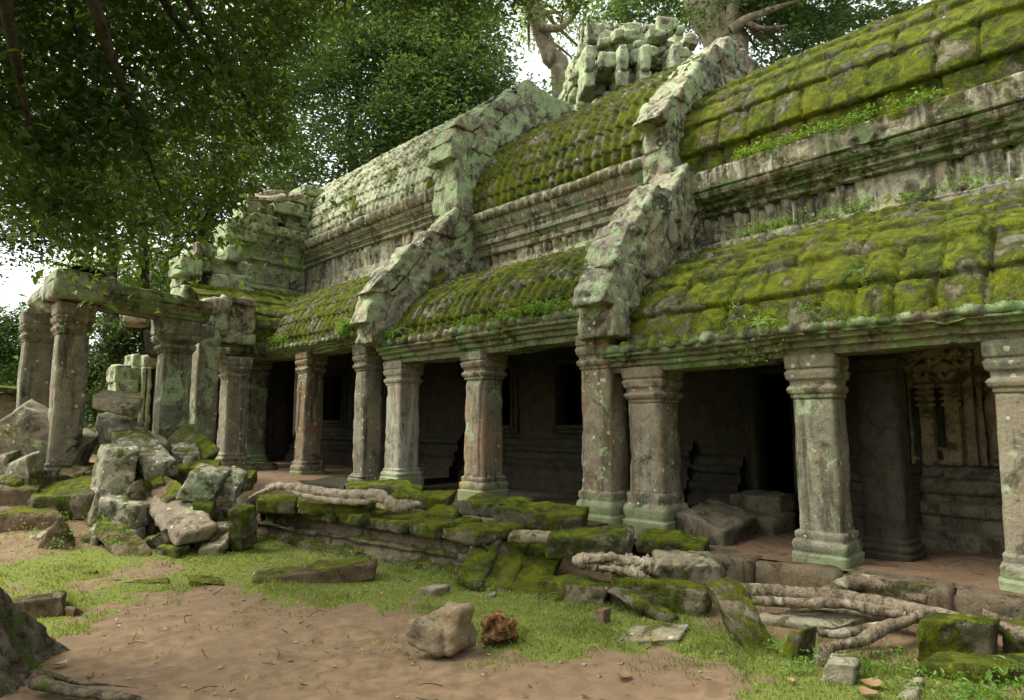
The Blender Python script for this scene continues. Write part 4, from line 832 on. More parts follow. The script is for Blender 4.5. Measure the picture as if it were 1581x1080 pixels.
T4 = [
 ('broken stone with a moss cap on the bare earth at lower left', 'rk_brown', (98, 918), (4, 930, .0), (104, 909, .4), (98, 950), None, 0),
 ('small red-brown stone against the moss capped one at lower left', 'rk_brown', (118, 936), (100, 935, .05), (130, 944, .15), (114, 952), None, 0),
 ('long tapering red-brown slab with a mossy edge lying in the grass', 'rk_brown', (582, 864), (390, 894, -.15), (572, 854, .4), (580, 897), None, 0),
 ('small flat grey-green slab lying behind the tan boulder', 'rk_flat', (674, 909), (645, 906, .05), (697, 902, .2), (673, 922), None, 0),
 ('flat pale slab sunk in the grass right of the laterite rock', 'rk_flat', (1048, 985), (952, 990, 0), (1066, 962, .35), (1046, 992), None, 0),
 ('mossy moulded block lying across the ribbed slabs', 'rk_moss', (974, 828), (843, 832, 0), (980, 810, .35), (973, 858), 6.35, 0),
 ('thick squared stone with a smooth grey top in front of the double pillar', 'rk_flat', (1116, 872), (1016, 868, 0), (1098, 850, .5), (1114, 904), 6.1, 0),
 ('mossy block with a rounded end at the foot of the ribbed slabs', 'rk_moss', (942, 908), (830, 892, .2), (952, 896, .3), (926, 946), 5.75, 0),
 ('round stone stump at the end of the mossy block', 'rk_brown', (934, 940), (916, 940, .05), (945, 936, .12), (932, 966), None, 0),
 ('long mossy kerb slab between the ribbed slabs and the leaning slab', 'rk_moss', (1090, 912), (944, 884, .35), (1100, 904, .3), (1084, 962), 5.5, 0),
 ('narrow ridged slab leaning on the long mossy kerb slab', 'rk_moss', (1045, 952), (950, 903, .3), (1052, 948, .2), (1030, 962), 5.3, 0),
 ('tall green slab leaning forward over the grass right of the kerb slab', 'rk_moss', (1098, 907), (1086, 900, .3), (1140, 893, .15), (1160, 1018, -.4), 4.9, 0),
 ('dark mossy stone standing right of the leaning slab', 'rk_deep', (1240, 970), (1213, 982, .05), (1262, 966, .2), (1232, 1016), None, 0),
 ('flat green stone sunk behind the pale forked root', 'rk_flat', (1290, 966), (1165, 952, .3), (1372, 940, .35), (1290, 980), 5.1, 0),
 ('large square mossy block at the lower right', 'rk_deep', (1534, 962), (1418, 955, .1), (1546, 950, .3), (1530, 1022), 4.45, 0),
 ('low slab below the square mossy block at the right edge', 'rk_moss', (1640, 1035), (1412, 1022, .15), (1660, 1012, .4), (1636, 1082), 4.05, 0),
 ('small grey-brown stone block below the tip of the pale forked root', 'rk_flat', (1324, 1026), (1273, 1020, .05), (1331, 1010, .2), (1317, 1058), None, 0),
 ('flat stone at the bottom edge, right of the grey-brown stone block', 'rk_flat', (1415, 1068), (1368, 1080, .05), (1425, 1045, .3), (1412, 1084), None, 0),
 ('mossy stone under the right edge slab at the frame edge', 'rk_moss', (1600, 975), (1548, 968, .1), (1610, 960, .3), (1598, 1030), 4.6, 0),
 ('cushion of moss on a square stone on the terrace', 'rk_deep', (702, 795), (655, 789, .1), (717, 782, .35), (700, 812), 7.55, 0),
 ('broken mossy slab on the terrace by the speckled pillar', 'rk_deep', (800, 780), (710, 772, .2), (826, 768, .5), (798, 800), 7.5, 0),
 ('long mossy slab on the terrace left of the double pillar', 'rk_deep', (900, 795), (762, 784, .2), (912, 780, .5), (897, 822), 7.1, 0),
 ('mossy stone at the foot of the white streaked pillar, left of two', 'rk_deep', (645, 768), (607, 762, .1), (655, 748, .4), (642, 782), 8.4, 0),
 ('mossy stone at the foot of the white streaked pillar, right of two', 'rk_deep', (692, 768), (640, 766, .1), (706, 755, .3), (690, 786), 8.2, 0),
 ('long moss covered stone behind the pale root', 'rk_deep', (640, 748), (536, 752, .3), (632, 737, .5), (640, 768), 9.0, 0),
 ('mossy edging slab under the pale root', 'rk_moss', (572, 782), (459, 774, .3), (580, 771, .4), (570, 800), 8.0, 0),
 ('dark edging slab at the left end of the pale root', 'rk_deep', (457, 774), (396, 771, .1), (461, 764, .3), (455, 792), 8.4, 0),
 ('dark green slab below the double pillar', 'rk_deep', (1088, 842), (984, 828, .2), (1098, 826, .4), (1086, 864), 6.8, 0),
 ('stone step inside the colonnade right of the double pillar', 'inner2', (1122, 818), (1042, 788, .4), (1174, 794, .7), (1118, 856), 7.2, 0),
 ('small pale stone wedged under the mossy moulded block', 'rk_flat', (850, 826), (785, 824, .1), (855, 818, .2), (848, 838), 6.6, 0),
 ('stone lump resting on the ledge above the lower gable', 'rk_deep', (680, 432), (655, 434, .1), (695, 420, .3), (680, 448), 12.4, 0),
 ('small white stone on the earth right of the tan boulder', 'rk_flat', (962, 1024), (948, 1023, .02), (966, 1020, .05), (962, 1028), None, 0),
 ('small stone in the grass above the laterite rock', 'rk_flat', (765, 915), (752, 918, .02), (767, 912, .05), (764, 922), None, 0),
 ('mossy flat stone flush with the grass at far left', 'rk_moss', (150, 880), (70, 887, 0), (140, 873, .5), (150, 886), None, 0),
 ('mossy flat stone flush with the grass near the left path', 'rk_moss', (262, 896), (180, 900, 0), (255, 890, .3), (262, 901), None, 0),
 ('mossy flat stone flush with the grass beside the long tapering slab', 'rk_moss', (345, 900), (292, 896, 0), (340, 890, .3), (345, 905), None, 0),
]
for (lb, mt, C, A, B, D, s, z0) in T4: block(lb, mt, C, A, B, D, s, z0, group=G2)
# the ribbed roof slab: three flutes side by side
mb = MB()
for i, (C, A, B, D) in enumerate([((744, 903), (704, 887), (780, 818), (744, 918)), ((788, 911), (737, 901), (820, 829), (788, 926)), ((846, 916), (786, 906), (872, 838), (846, 932))]):
    mb.add(*corners_geo(P(*C, 6.15), P(*A, 6.22), P(*B, 7.05), P(*D, 6.15), cell=.03, rad=.07, amp=.025, chips=2, seed=90 + i))
tag(mb.build('ribbed_slab', M['rk_moss']), 'slab of three mossy ribs with white lichen discs leaning on the terrace wall', 'stone block', G2)
mb = MB()
mb.add(*corners_geo(P(672, 968, 4.38), P(623, 952, 4.46), P(733, 955, 4.62), P(676, 1014, 4.34), cell=.016, rad=.04, amp=.02, chips=2, seed=77, nmax=34))
mb.add(*corners_geo(P(708, 940, 4.42), P(668, 938, 4.50), P(734, 928, 4.58), P(700, 1014, 4.34), cell=.016, rad=.055, amp=.025, chips=2, seed=79, nmax=34))
tag(mb.build('tan_boulder', M['rk_tan']), 'smooth tan boulder with a raised end, on bare earth in front', 'boulder', G2)
C, A, B, D = P(772, 962, 4.62), P(740, 958, 4.66), P(800, 957, 4.78), P(772, 990, 4.58)
V, F = corners_geo(C, A, B, D, cell=.012, rad=.08, amp=.05, chips=5, seed=78, fine=.02, nmax=34)
V[:, 2] += .05 * sstep(.0, .08, V[:, 2] - V[:, 2].mean()) * sstep(.14, .0, np.abs((V - V.mean(0)) @ _r))
tag(mk('laterite_rock', V, F, M['laterite']), 'rough orange pitted laterite rock right of the tan boulder', 'rock', G2)

# ------------------------------------------------------------------ roots
def root(label, pts, mat='root', sub=10, amp=.35, seed=0, name='tree_root', extra=(), noise=9.0, z=None):
    mb = MB()
    for q, ps in enumerate([pts] + list(extra)):
        pp = [P(p[0], p[1], p[2]) for p in ps]; rr = [p[3] * p[2] / FPX for p in ps]
        mb.add(*tube_geo(pp, rr, 20, amp, seed + q * 5, sub * 2, noise))
    return tag(mb.build(name, M[mat]), label, 'root', 'exposed tree roots')
root('pale bare root lying along the mossy terrace', [(412, 752, 8.6, 4), (430, 749, 8.5, 6), (465, 754, 8.3, 8), (510, 762, 8.15, 8), (555, 763, 8.0, 9), (585, 764, 7.9, 9), (603, 775, 7.75, 9), (618, 781, 7.7, 10), (640, 777, 7.7, 6), (652, 778, 7.7, 4)], extra=[[(440, 752, 8.45, 5), (470, 764, 8.2, 4), (520, 772, 8.05, 5), (560, 774, 7.9, 5), (590, 768, 7.85, 5)], [(425, 750, 8.5, 4), (412, 756, 8.5, 4), (395, 762, 8.5, 2.5), (385, 768, 8.5, 2)]], amp=.22, seed=3)
root('twisted pale root stub under the mossy moulded block', [(884, 864, 6.1, 6), (910, 866, 6.05, 11), (945, 869, 6.0, 13), (980, 872, 5.95, 14), (1003, 876, 5.9, 14), (1010, 880, 5.9, 8)], extra=[[(900, 862, 6.0, 5), (940, 860, 5.95, 6), (985, 868, 5.9, 7), (1008, 868, 5.9, 5)], [(925, 875, 5.9, 4), (950, 878, 5.85, 5), (985, 888, 5.8, 7), (1004, 893, 5.8, 4)]], amp=.5, seed=9, noise=14)
root('broad brown root running right from the leaning slab', [(1120, 910, 5.7, 8), (1180, 912, 5.6, 11), (1240, 917, 5.5, 12), (1300, 922, 5.35, 13), (1360, 932, 5.2, 12), (1420, 944, 5.05, 12), (1480, 955, 4.9, 10), (1530, 964, 4.8, 10), (1600, 985, 4.6, 12)], 'root2', noise=5, amp=.19, seed=15, extra=[[(1160, 926, 5.5, 6), (1230, 930, 5.4, 8), (1300, 930, 5.3, 7), (1350, 940, 5.15, 8), (1400, 948, 5.0, 6)]])
root('brown root arching over the kerb towards the right edge', [(1270, 912, 5.75, 6), (1305, 900, 5.75, 9), (1340, 898, 5.7, 11), (1380, 906, 5.6, 12), (1420, 920, 5.45, 12), (1460, 928, 5.35, 12), (1500, 936, 5.25, 9), (1520, 942, 5.2, 4)], 'root2', noise=5, amp=.19, seed=21)
root('thick root entering at the right edge below the kerb', [(1430, 908, 5.6, 6), (1480, 916, 5.5, 9), (1530, 926, 5.3, 13), (1570, 934, 5.2, 16), (1640, 945, 5.0, 20)], 'root2', noise=5, amp=.19, seed=25, extra=[[(1515, 944, 5.15, 10), (1560, 955, 5.05, 14), (1640, 975, 4.85, 18)]])
root('pale forked root dipping to a blunt tip in the grass', [(1430, 944, 5.0, 7), (1400, 957, 4.9, 8), (1370, 965, 4.8, 9), (1348, 978, 4.7, 9), (1325, 990, 4.6, 9), (1290, 996, 4.5, 8), (1274, 1004, 4.42, 9), (1268, 1020, 4.36, 9), (1266, 1032, 4.34, 5)], 'root2', noise=5, amp=.22, seed=28, extra=[[(1380, 960, 4.85, 6), (1340, 968, 4.85, 7), (1300, 978, 4.8, 7), (1262, 976, 4.8, 4)]])

# ------------------------------------------------------------------ leaves and trees
def leaf_geo(c, L, w, rs, up=.5, fold=.25, dirs=None):
    """many leaves: kite shaped, folded on the midrib, centres c"""
    n = len(c); nr = rs.normal(size=(n, 3)); nr[:, 2] = np.abs(nr[:, 2]) + up * 2; nr /= np.linalg.norm(nr, axis=1, keepdims=True)
    d = rs.normal(size=(n, 3)) if dirs is None else dirs + .35 * rs.normal(size=(n, 3))
    d -= (d * nr).sum(1, keepdims=True) * nr; d /= np.linalg.norm(d, axis=1, keepdims=True) + 1e-9
    s = np.cross(nr, d); L = (L * rs.uniform(.6, 1.25, n))[:, None]; W = L * w
    base = c - d * L * .5; tip = c + d * L * .5 - nr * L * .12; mid = c - d * L * .05 - nr * L * 0
    V = np.stack([base, mid + s * W * .5 + nr * L * fold * .3, tip, mid - s * W * .5 + nr * L * fold * .3], 1).reshape(-1, 3)
    return V, (np.arange(n)[:, None] * 4 + np.arange(4)[None])
def clump_points(blobs, ncl, nleaf, clr, rs, flat=.55, shell=.55):
    """blobs (centre, radius): leaf clumps spread through the crown, more of them near its skin"""
    vol = np.array([b[1] ** 2.2 for b in blobs]); pick = rs.choice(len(blobs), ncl, p=vol / vol.sum())
    ctr = np.array([b[0] for b in blobs])[pick]; rad = np.array([b[1] for b in blobs])[pick]
    d = rs.normal(size=(ncl, 3)); d /= np.linalg.norm(d, axis=1, keepdims=True)
    r = rad * (shell + (1 - shell) * rs.rand(ncl)) ** .8 * np.where(rs.rand(ncl) < .25, rs.rand(ncl), 1)
    cc = ctr + d * r[:, None]; k = np.repeat(np.arange(ncl), nleaf)
    o = rs.normal(size=(len(k), 3)) * (clr * rs.uniform(.6, 1.4, ncl))[k][:, None]; o[:, 2] *= flat
    o[:, 2] -= .35 * (o[:, 0] ** 2 + o[:, 1] ** 2) / clr
    return cc[k] + o, d[k]
def tree(name, label, blobs, trunk, leaf, ncl, nleaf, clr, L, barkm='bark_dark', seed=0, w=.5, limbs=(), group='trees around the ruin', flat=.55, up=.5, shell=.55, auto=5):
    rs = np.random.RandomState(seed)
    base = np.array(trunk[0][0]); t = thing(name, label, 'tree', tuple(base), group)
    mk('trunk', *tube_geo([p for p, r in trunk], [r for p, r in trunk], 14, .12, seed, 6, 1.5), M[barkm], t)
    for lb in limbs: mk('limb', *tube_geo([p for p, r in lb], [r for p, r in lb], 8, .12, seed + 1, 5, 3), M[barkm], t)
    if auto:
        mb = MB(); top = np.array(trunk[-1][0]); a = np.array(trunk[max(0, len(trunk) - 2)][0])
        for q in range(auto * 3):
            b = blobs[rs.randint(len(blobs))]; e = b[0] + rs.normal(size=3) * b[1] * .4; s0 = a + (top - a) * rs.rand()
            r0 = trunk[-1][1] * .55; m1 = s0 + (e - s0) * .4 + rs.normal(size=3) * b[1] * .12; m2 = s0 + (e - s0) * .75 + rs.normal(size=3) * b[1] * .12
            mb.add(*tube_geo([s0, m1, m2, e], [r0, r0 * .6, r0 * .35, r0 * .12], 6, .1, seed + q, 4))
        mb.build('branches', M[barkm], t)
    c, d = clump_points(blobs, ncl, nleaf, clr, rs, flat, shell)
    mk('crown', *leaf_geo(c, L, w, rs, up, dirs=d * .5), M[leaf], t, smooth=False)
    return t
def bl(lst, s): return [(P(px, py, s + ds), r * s / FPX) for (px, py, r, ds) in lst]
def gnd(px, s):
    p = P(px, 600, s); return np.array([p[0], p[1], 0.0])
def trunk_to(px0, s, stations):
    """stations (px,py,radius in px, ds)"""
    return [(gnd(px0, s) + (0, 0, -.3), stations[0][2] * s / FPX * 1.25)] + [(P(px, py, s + ds), r * s / FPX) for (px, py, r, ds) in stations]
tree('broadleaf_tree', 'big mid green broadleaf tree filling the sky behind the middle of the roofs', bl([(690, 110, 95, 0), (600, 150, 85, -1), (752, 165, 66, 0), (520, 240, 72, -2), (640, 60, 95, 1), (700, 40, 78, 2), (560, 80, 85, 0), (470, 150, 75, 1), (600, 230, 70, -2), (700, 190, 62, -2), (825, 172, 42, 0), (560, -40, 120, 3), (690, -60, 110, 4), (480, 330, 65, -1), (840, 190, 34, 2), (425, 235, 60, 2), (640, 250, 55, -1)], 30),
     trunk_to(600, 33, [(600, 420, 16, 0), (612, 280, 13, 0), (640, 150, 9, 0), (650, 60, 5, 0)]), 'leaf_mid', 850, 100, .66, .25, seed=1, shell=.75, flat=.36, up=.8, limbs=[[(P(560, 290, 31), .22), (P(540, 215, 30), .17), (P(552, 140, 30), .1), (P(545, 90, 30), .05)]])
tree('broadleaf_tree', 'darker tree behind the broken left wing, with sky showing through', bl([(330, 250, 80, 0), (400, 300, 60, 0), (300, 350, 60, -1), (380, 180, 80, 1), (250, 280, 70, 0), (420, 380, 45, 2), (300, 150, 80, 2), (350, 400, 45, 1), (440, 60, 110, 3), (230, 400, 50, 2)], 36),
     trunk_to(300, 38, [(300, 520, 14, 0), (305, 400, 11, 0), (330, 250, 6, 0)]), 'leaf_dark', 520, 80, .72, .27, seed=2, flat=.4)
tree('broadleaf_tree', 'dark trunked tree just behind the porch lintel at the left', bl([(110, 340, 48, 0), (35, 360, 44, 0), (60, 300, 60, 1), (190, 320, 52, -1), (240, 290, 56, 0), (-50, 340, 60, 0), (120, 250, 80, 1), (20, 220, 90, 0)], 25),
     trunk_to(172, 25, [(172, 520, 11, 0), (171, 430, 9, 0), (173, 360, 7, 0), (150, 280, 4, 0)]), 'leaf_dark', 900, 26, .36, .2, seed=3)
tree('broadleaf_tree', 'sunny light green tree glimpsed under the dark canopy at left', bl([(205, 430, 60, 0), (150, 455, 45, 0), (270, 430, 45, 0), (110, 430, 40, 3), (235, 470, 45, 0), (205, 240, 70, 2), (170, 290, 50, 1)], 52),
     trunk_to(130, 52, [(130, 470, 6, 0), (130, 420, 5, 0), (140, 330, 3, 0)]), 'leaf_lite', 900, 22, .7, .4, seed=4, barkm='bark_pale')
tree('broadleaf_tree', 'tall dark tree at upper left whose crown closes the gaps between the hanging boughs', bl([(60, 60, 90, 0), (200, 40, 95, 0), (330, 90, 80, 1), (130, 190, 85, 0), (280, 200, 70, 0), (20, 170, 80, 1), (380, 20, 70, 1), (150, -100, 150, 1), (350, -120, 140, 2), (0, -60, 120, 1), (60, 290, 50, 2), (400, 130, 45, 2)], 27),
     trunk_to(225, 28, [(225, 520, 8, 0), (222, 400, 7, 0), (215, 280, 6, 0), (200, 150, 4, 0)]), 'leaf_dark', 1000, 44, .5, .23, seed=13, flat=.45)
tree('leafy_bush', 'green bushy tree at the left edge beyond the old boundary wall', bl([(62, 545, 28, 1), (66, 605, 26, 1), (100, 570, 26, 2), (38, 500, 22, 1), (5, 530, 42, 0), (15, 585, 34, -1), (-60, 520, 70, 0), (-50, 600, 60, 0), (30, 490, 22, 1), (20, 555, 30, 0)], 25),
     trunk_to(-20, 25, [(-20, 600, 6, 0), (-10, 560, 4, 0), (-10, 520, 3, 0)]), 'leaf_mid', 900, 30, .3, .17, seed=5, auto=3)
tree('broadleaf_tree', 'tree with a massive leaning pale trunk and bright leaves behind the ridge at right', bl([(1200, 55, 52, 0), (1262, 42, 60, 0), (1330, 25, 55, 1), (1185, 15, 50, 0), (1395, 5, 42, 1), (1000, -5, 55, 2), (955, 5, 45, 2), (1228, 92, 24, 0), (1290, 68, 30, 1), (1100, -60, 100, 0), (1250, -80, 130, 0), (1050, 20, 30, 3), (1200, 100, 16, 0), (1370, 40, 22, 1)], 26),
     trunk_to(1150, 26, [(1132, 130, 28, 0), (1112, 60, 27, 0), (1080, 0, 24, .3), (1050, -70, 20, .5)]), 'leaf_mid', 440, 44, .42, .26, 'bark_pale', seed=6, auto=4,
     limbs=[[(P(1112, 75, 25.7), .3), (P(1126, 40, 25.5), .26), (P(1134, 0, 25.4), .24), (P(1150, -60, 25), .2)], [(P(1128, 48, 25.4), .24), (P(1150, 32, 25.2), .2), (P(1195, 14, 25), .12), (P(1240, 0, 25), .06)], [(P(1150, 34, 25.2), .12), (P(1178, 44, 25), .09), (P(1215, 40, 25), .05)]])
tree('broadleaf_tree', 'slender pale trunked tree with thin airy leaves left of the tower', bl([(905, 70, 45, 1), (935, 25, 45, 1), (880, 120, 30, 2), (800, 30, 40, 2), (850, -40, 80, 0), (960, -40, 70, 0), (870, 20, 40, 2), (830, 70, 22, 3)], 36),
     trunk_to(885, 36, [(868, 150, 15, 0), (850, 90, 13, 0), (828, 30, 12, 0), (800, -40, 9, 0)]), 'leaf_air', 230, 20, .45, .24, 'bark_pale', seed=7, auto=3,
     limbs=[[(P(834, 42, 35.5), .24), (P(862, 44, 35), .2), (P(880, 30, 35), .17), (P(895, 8, 35), .14), (P(905, -30, 35), .15)], [(P(905, 18, 34.8), .1), (P(895, 55, 34.8), .07), (P(898, 85, 34.8), .05)]])
tree('broadleaf_tree', 'very dark crown hanging in from the top edge above the middle of the roofs', bl([(520, -30, 60, 0), (620, -35, 55, 0), (720, -28, 52, 0), (800, -22, 40, 0), (880, -18, 35, 0), (440, -10, 60, 0), (680, -120, 120, 0), (500, -140, 140, 0)], 15),
     [((-8, 20, -.2), .5), ((-7.5, 19, 6), .4), ((-4, 17, 12), .3), (P(560, -160, 15), .2)], 'leaf_near', 700, 24, .26, .17, seed=8, auto=3)
tree('thicket', 'dark thicket added to fill the dark mass seen through the porch, behind the small broken shrine', bl([(185, 520, 36, 0), (200, 580, 34, 0), (150, 560, 34, 1), (120, 590, 30, 1), (165, 620, 34, 0), (210, 630, 30, 0), (225, 500, 26, 0)], 21),
     trunk_to(190, 21.5, [(190, 620, 8, 0), (188, 570, 6, 0), (185, 520, 4, 0)]), 'leaf_dark', 480, 30, .25, .16, seed=12, auto=3)  # leaves added to darken the porch gap, standing in for a dark mass
# far wood closing the view under the crowns
rs = np.random.RandomState(20); n = 2600
an = rs.uniform(-75, 60, n); rr = rs.uniform(55, 90, n); hh = rs.uniform(0, 1, n) ** .8 * (9 + 3.5 * np.sin(an * .21) + 2 * np.sin(an * .57 + 1))
cc = np.stack([rr * np.sin(R(1) * (an + 20)), rr * np.cos(R(1) * (an + 20)), hh], 1); k = np.repeat(np.arange(n), 20)
V, F = leaf_geo(cc[k] + rs.normal(size=(len(k), 3)) * (1.1, 1.1, .7), .62, .55, rs, .4)
m = 2600; an2 = rs.uniform(62, 283, m); r2 = rs.uniform(24, 34, m); h2 = rs.uniform(0, 1, m) * (12 + 2.5 * np.sin(an2 * .17) + 1.5 * np.sin(an2 * .43))  # unseen ring of wood round the viewer, added to cut low-angle light
c2 = np.stack([r2 * np.sin(R(1) * an2), r2 * np.cos(R(1) * an2), h2], 1); k2 = np.repeat(np.arange(m), 14)
V2, F2 = leaf_geo(c2[k2] + rs.normal(size=(len(k2), 3)) * (.9, .9, .6), .85, .6, rs, .4)
F = np.concatenate([F, F2 + len(V)]); V = np.concatenate([V, V2])
tag(mk('far_wood', V, F, M['leaf_dark'], smooth=False), 'dark wood far behind the ruin under the tree crowns, with an unseen ring added to block low light', 'wood', kind='stuff')
# the shade tree the photographer stands beside: foot at lower left, boughs across the upper left
tb = P(-182, 1025, 4.0); tx, ty_ = tb[0], tb[1]
sh = thing('shade_tree', 'dark leafed tree rooted at the lower left corner, its boughs hanging over the upper left', 'tree', (tx, ty_, 0), 'trees around the ruin')
def trunk_flare():
    zz = np.array([-.15, 0, .12, .3, .55, .9, 1.5, 2.5, 4, 6, 8]); r0 = np.array([1.0, .86, .77, .66, .54, .45, .38, .34, .30, .26, .2])
    z = np.concatenate([np.linspace(-.15, 1.2, 90), np.linspace(1.3, 8, 40)]); r = np.interp(z, zz, r0); th = np.linspace(0, 2 * math.pi, 260, endpoint=False)
    Z, TH = np.meshgrid(z, th, indexing='ij'); Rr = np.repeat(r[:, None], 260, 1)
    but = np.abs(np.cos(TH * 3.5 + .6)) ** 2; Rr = Rr * (1 + .14 * (but - .4) * sstep(.7, 0, Z))
    V = np.stack([tx + Rr * np.cos(TH) - .06 * Z, ty_ + Rr * np.sin(TH), Z], -1).reshape(-1, 3); d = V - np.c_[np.full(len(V), tx), np.full(len(V), ty_), V[:, 2]]
    d /= np.linalg.norm(d, axis=1, keepdims=True); q = np.c_[np.cos(TH.ravel()) * 4, np.sin(TH.ravel()) * 4, Z.ravel() * .9]; q2 = np.c_[np.cos(TH.ravel()) * 13, np.sin(TH.ravel()) * 13, Z.ravel() * 1.6]
    return V + d * (.05 * fbm(q, 1.5, 4, 5) + .045 * (1 - 2 * np.abs(fbm(q2, 1, 3, 8))) + .02 * fbm(V * (1, 1, .5), 14, 3, 6))[:, None], grid_faces(len(z), 260, True)
mk('trunk', *trunk_flare(), M['bark_root'], sh)
for q, pts in enumerate([[(50, 1050, 3.8, 14), (110, 1066, 3.72, 11), (160, 1072, 3.7, 9), (215, 1080, 3.64, 7), (260, 1100, 3.6, 4)], [(60, 1036, 3.85, 6), (120, 1052, 3.8, 5), (165, 1056, 3.76, 3), (215, 1061, 3.72, 1.5)]]):
    mk('surface_root', *tube_geo([P(a, b, s) for a, b, s, r in pts], [r * .7 * s / FPX for a, b, s, r in pts], 12, .35, 40 + q, 10, 9), M['bark_root'], sh)
shb = [(0, 0, 120, 8), (120, 60, 115, 8), (260, 60, 110, 8.5), (385, 55, 85, 9), (60, 200, 105, 7.5), (190, 190, 100, 8), (310, 180, 90, 9), (400, 170, 48, 9.5), (40, 295, 66, 7.4), (140, 300, 65, 7.5), (250, 300, 62, 8.5), (335, 285, 55, 9), (205, 365, 34, 8.5), (285, 372, 32, 9), (315, 408, 14, 9), (440, 245, 20, 9.5), (415, 215, 36, 9.5), (450, 40, 46, 9.5), (-60, 100, 140, 7), (-90, 240, 100, 6.5),
       (80, -140, 170, 8), (300, -130, 160, 9), (470, -80, 90, 10), (-120, -100, 180, 7), (200, -300, 220, 8), (0, -330, 240, 7), (420, -280, 180, 9), (355, 350, 26, 9), (130, 365, 36, 7.5)]
blobs = [(P(a, b, s), r * s / FPX) for a, b, r, s in shb]
rs = np.random.RandomState(33); c, d = clump_points(blobs, 2500, 19, .22, rs, .5, .3)
mk('crown', *leaf_geo(c, .14, .45, rs, .35, dirs=d * .3 + (0, 0, -.5)), M['leaf_near'], sh, smooth=False)
tp = np.array([tx - .4, ty_, 7.0])
for q, (a, b, s) in enumerate([(120, 60, 8), (330, 120, 9), (60, 260, 7.2), (400, 190, 9.4), (250, 300, 8.6), (440, 10, 9.6), (0, 120, 7.5)]):
    e = P(a, b, s); s0 = tp - (0, 0, 1.6 * rs.rand()); m1 = s0 + (e - s0) * .4 + np.array([0, 0, .9]); m2 = s0 + (e - s0) * .75 + np.array([0, 0, .4])
    mk('bough', *tube_geo([s0, m1, m2, e], [.14, .085, .045, .012], 8, .15, q, 6, 4), M['bark_dark'], sh)

# ------------------------------------------------------------------ grass, weeds, litter
rs = np.random.RandomState(50); N = 420000
x = rs.uniform(-.2, 6.2, N); y = rs.uniform(-.8, 12, N); dd = np.hypot(x, y)
keep = rs.rand(N) < np.clip(18 / np.maximum(dd, 2.2) ** 2, 0, 1); x, y = x[keep], y[keep]
tf = turf(x, y); p3 = np.stack([x, y, 0 * x], -1); tuft = sstep(-.2, .9, fbm(p3, 2.2, 3, 70))
keep = (rs.rand(len(x)) < tf * (.55 + .45 * tuft)) & (x > -.1); x, y, tuft = x[keep], y[keep], tuft[keep]; n = len(x)
h = rs.uniform(.010, .028, n) * (1 + 1.0 * tuft); a = rs.uniform(0, 6.28, n); ln = rs.uniform(.2, .9, n) * h
z = ground_z(x, y); b = np.stack([x, y, z], -1); wv = np.stack([np.cos(a), np.sin(a), 0 * a], -1); ld = np.stack([-np.sin(a), np.cos(a), 0 * a], -1)
wd = (.0022 + .0007 * np.hypot(x, y))[:, None] * .75
V = np.stack([b - wv * wd, b + wv * wd, b + ld * ln[:, None] * .4 + wv * wd * .7 + np.c_[0*h, 0*h, h * .65], b + ld * ln[:, None] + np.c_[0*h, 0*h, h]], 1).reshape(-1, 3)
tag(mk('grass', V, np.arange(n)[:, None] * 4 + np.arange(4)[None], M['grass'], smooth=False), 'short thin turf growing round the fallen stones', 'grass', kind='stuff')
print('grass', n)
def sprigs(name, label, pts, nl, spread, L, mat='weed', seed=0, up=.2, w=.45):
    rs = np.random.RandomState(seed); pts = np.array(pts); k = np.repeat(np.arange(len(pts)), nl)
    o = rs.normal(size=(len(k), 3)) * spread; o[:, 2] = np.abs(o[:, 2])
    V, F = leaf_geo(pts[k] + o, L, w, rs, up); return tag(mk(name, V, F, M[mat], smooth=False), label, 'weeds', kind='stuff')
def strip(n, x, y0, y1, z, sx=.06, sz=.05, seed=0, ps=(1.0, 2)):
    rs = np.random.RandomState(seed); yy = rs.uniform(y0, y1, n * 4); dens = sstep(-.25, .7, fbm(np.stack([yy, 0*yy, 0*yy], -1), 1.1, 2, seed)); yy = yy[rs.rand(n * 4) < dens][:n]
    m = len(yy); return np.stack([x + rs.normal(size=m) * sx, yy, z + rs.normal(size=m) * sz], 1)
sprigs('eave_weeds', 'small leafy weeds rooted along the mossy eave of the middle bay', strip(260, 6.56, 5.4, 9.9, 3.20, .04, .05, 1), 7, .04, .055, seed=1)
sprigs('eave_weeds', 'leafy weeds spilling over the eave of the left bay', strip(300, 6.32, 10.4, 14.0, 3.40, .05, .08, 2), 8, .06, .08, seed=2)
rp = np.array([on(px, py, x=6.70) for px, py in [(1075, 545), (1090, 520), (1135, 505), (1128, 478), (1160, 530), (1172, 512), (1185, 548), (1195, 520), (1212, 505), (1240, 490), (1262, 487), (1275, 492), (1150, 545), (1205, 535), (1060, 560), (1225, 515), (1245, 515), (1180, 495), (1140, 548), (1160, 555), (1120, 555)]])
sprigs('eave_weeds', 'leafy weeds rooted in the joints of the right lower roof above the eave', np.concatenate([rp + RNG.normal(size=rp.shape) * .04 for _ in range(3)]) - (.02, 0, 0), 7, .045, .05, seed=3)
sprigs('ledge_weeds', 'green weeds along the ledge of the right upper cornice', np.concatenate([strip(140, 8.6, 1.2, 3.9, 5.47, .06, .03, 4), strip(120, 8.75, .4, 4.4, 4.36, .08, .03, 5)]), 8, .05, .06, seed=4)
tw = [(x_, y_, gz1(x_, y_) + .02) for x_, y_ in [(4.2 + .3 * random.random(), 5 + 4 * random.random()) for _ in range(150)]] + [(5.0 + 1.4 * random.random(), 5.2 + 5 * random.random(), .48) for _ in range(150)] + [(1.0 + 3.6 * random.random(), 8.6 + 2.2 * random.random(), .14 + .3 * random.random()) for _ in range(120)]
sprigs('terrace_weeds', 'small weeds sprouting about the terrace wall and rubble', tw, 7, .035, .04, seed=6)
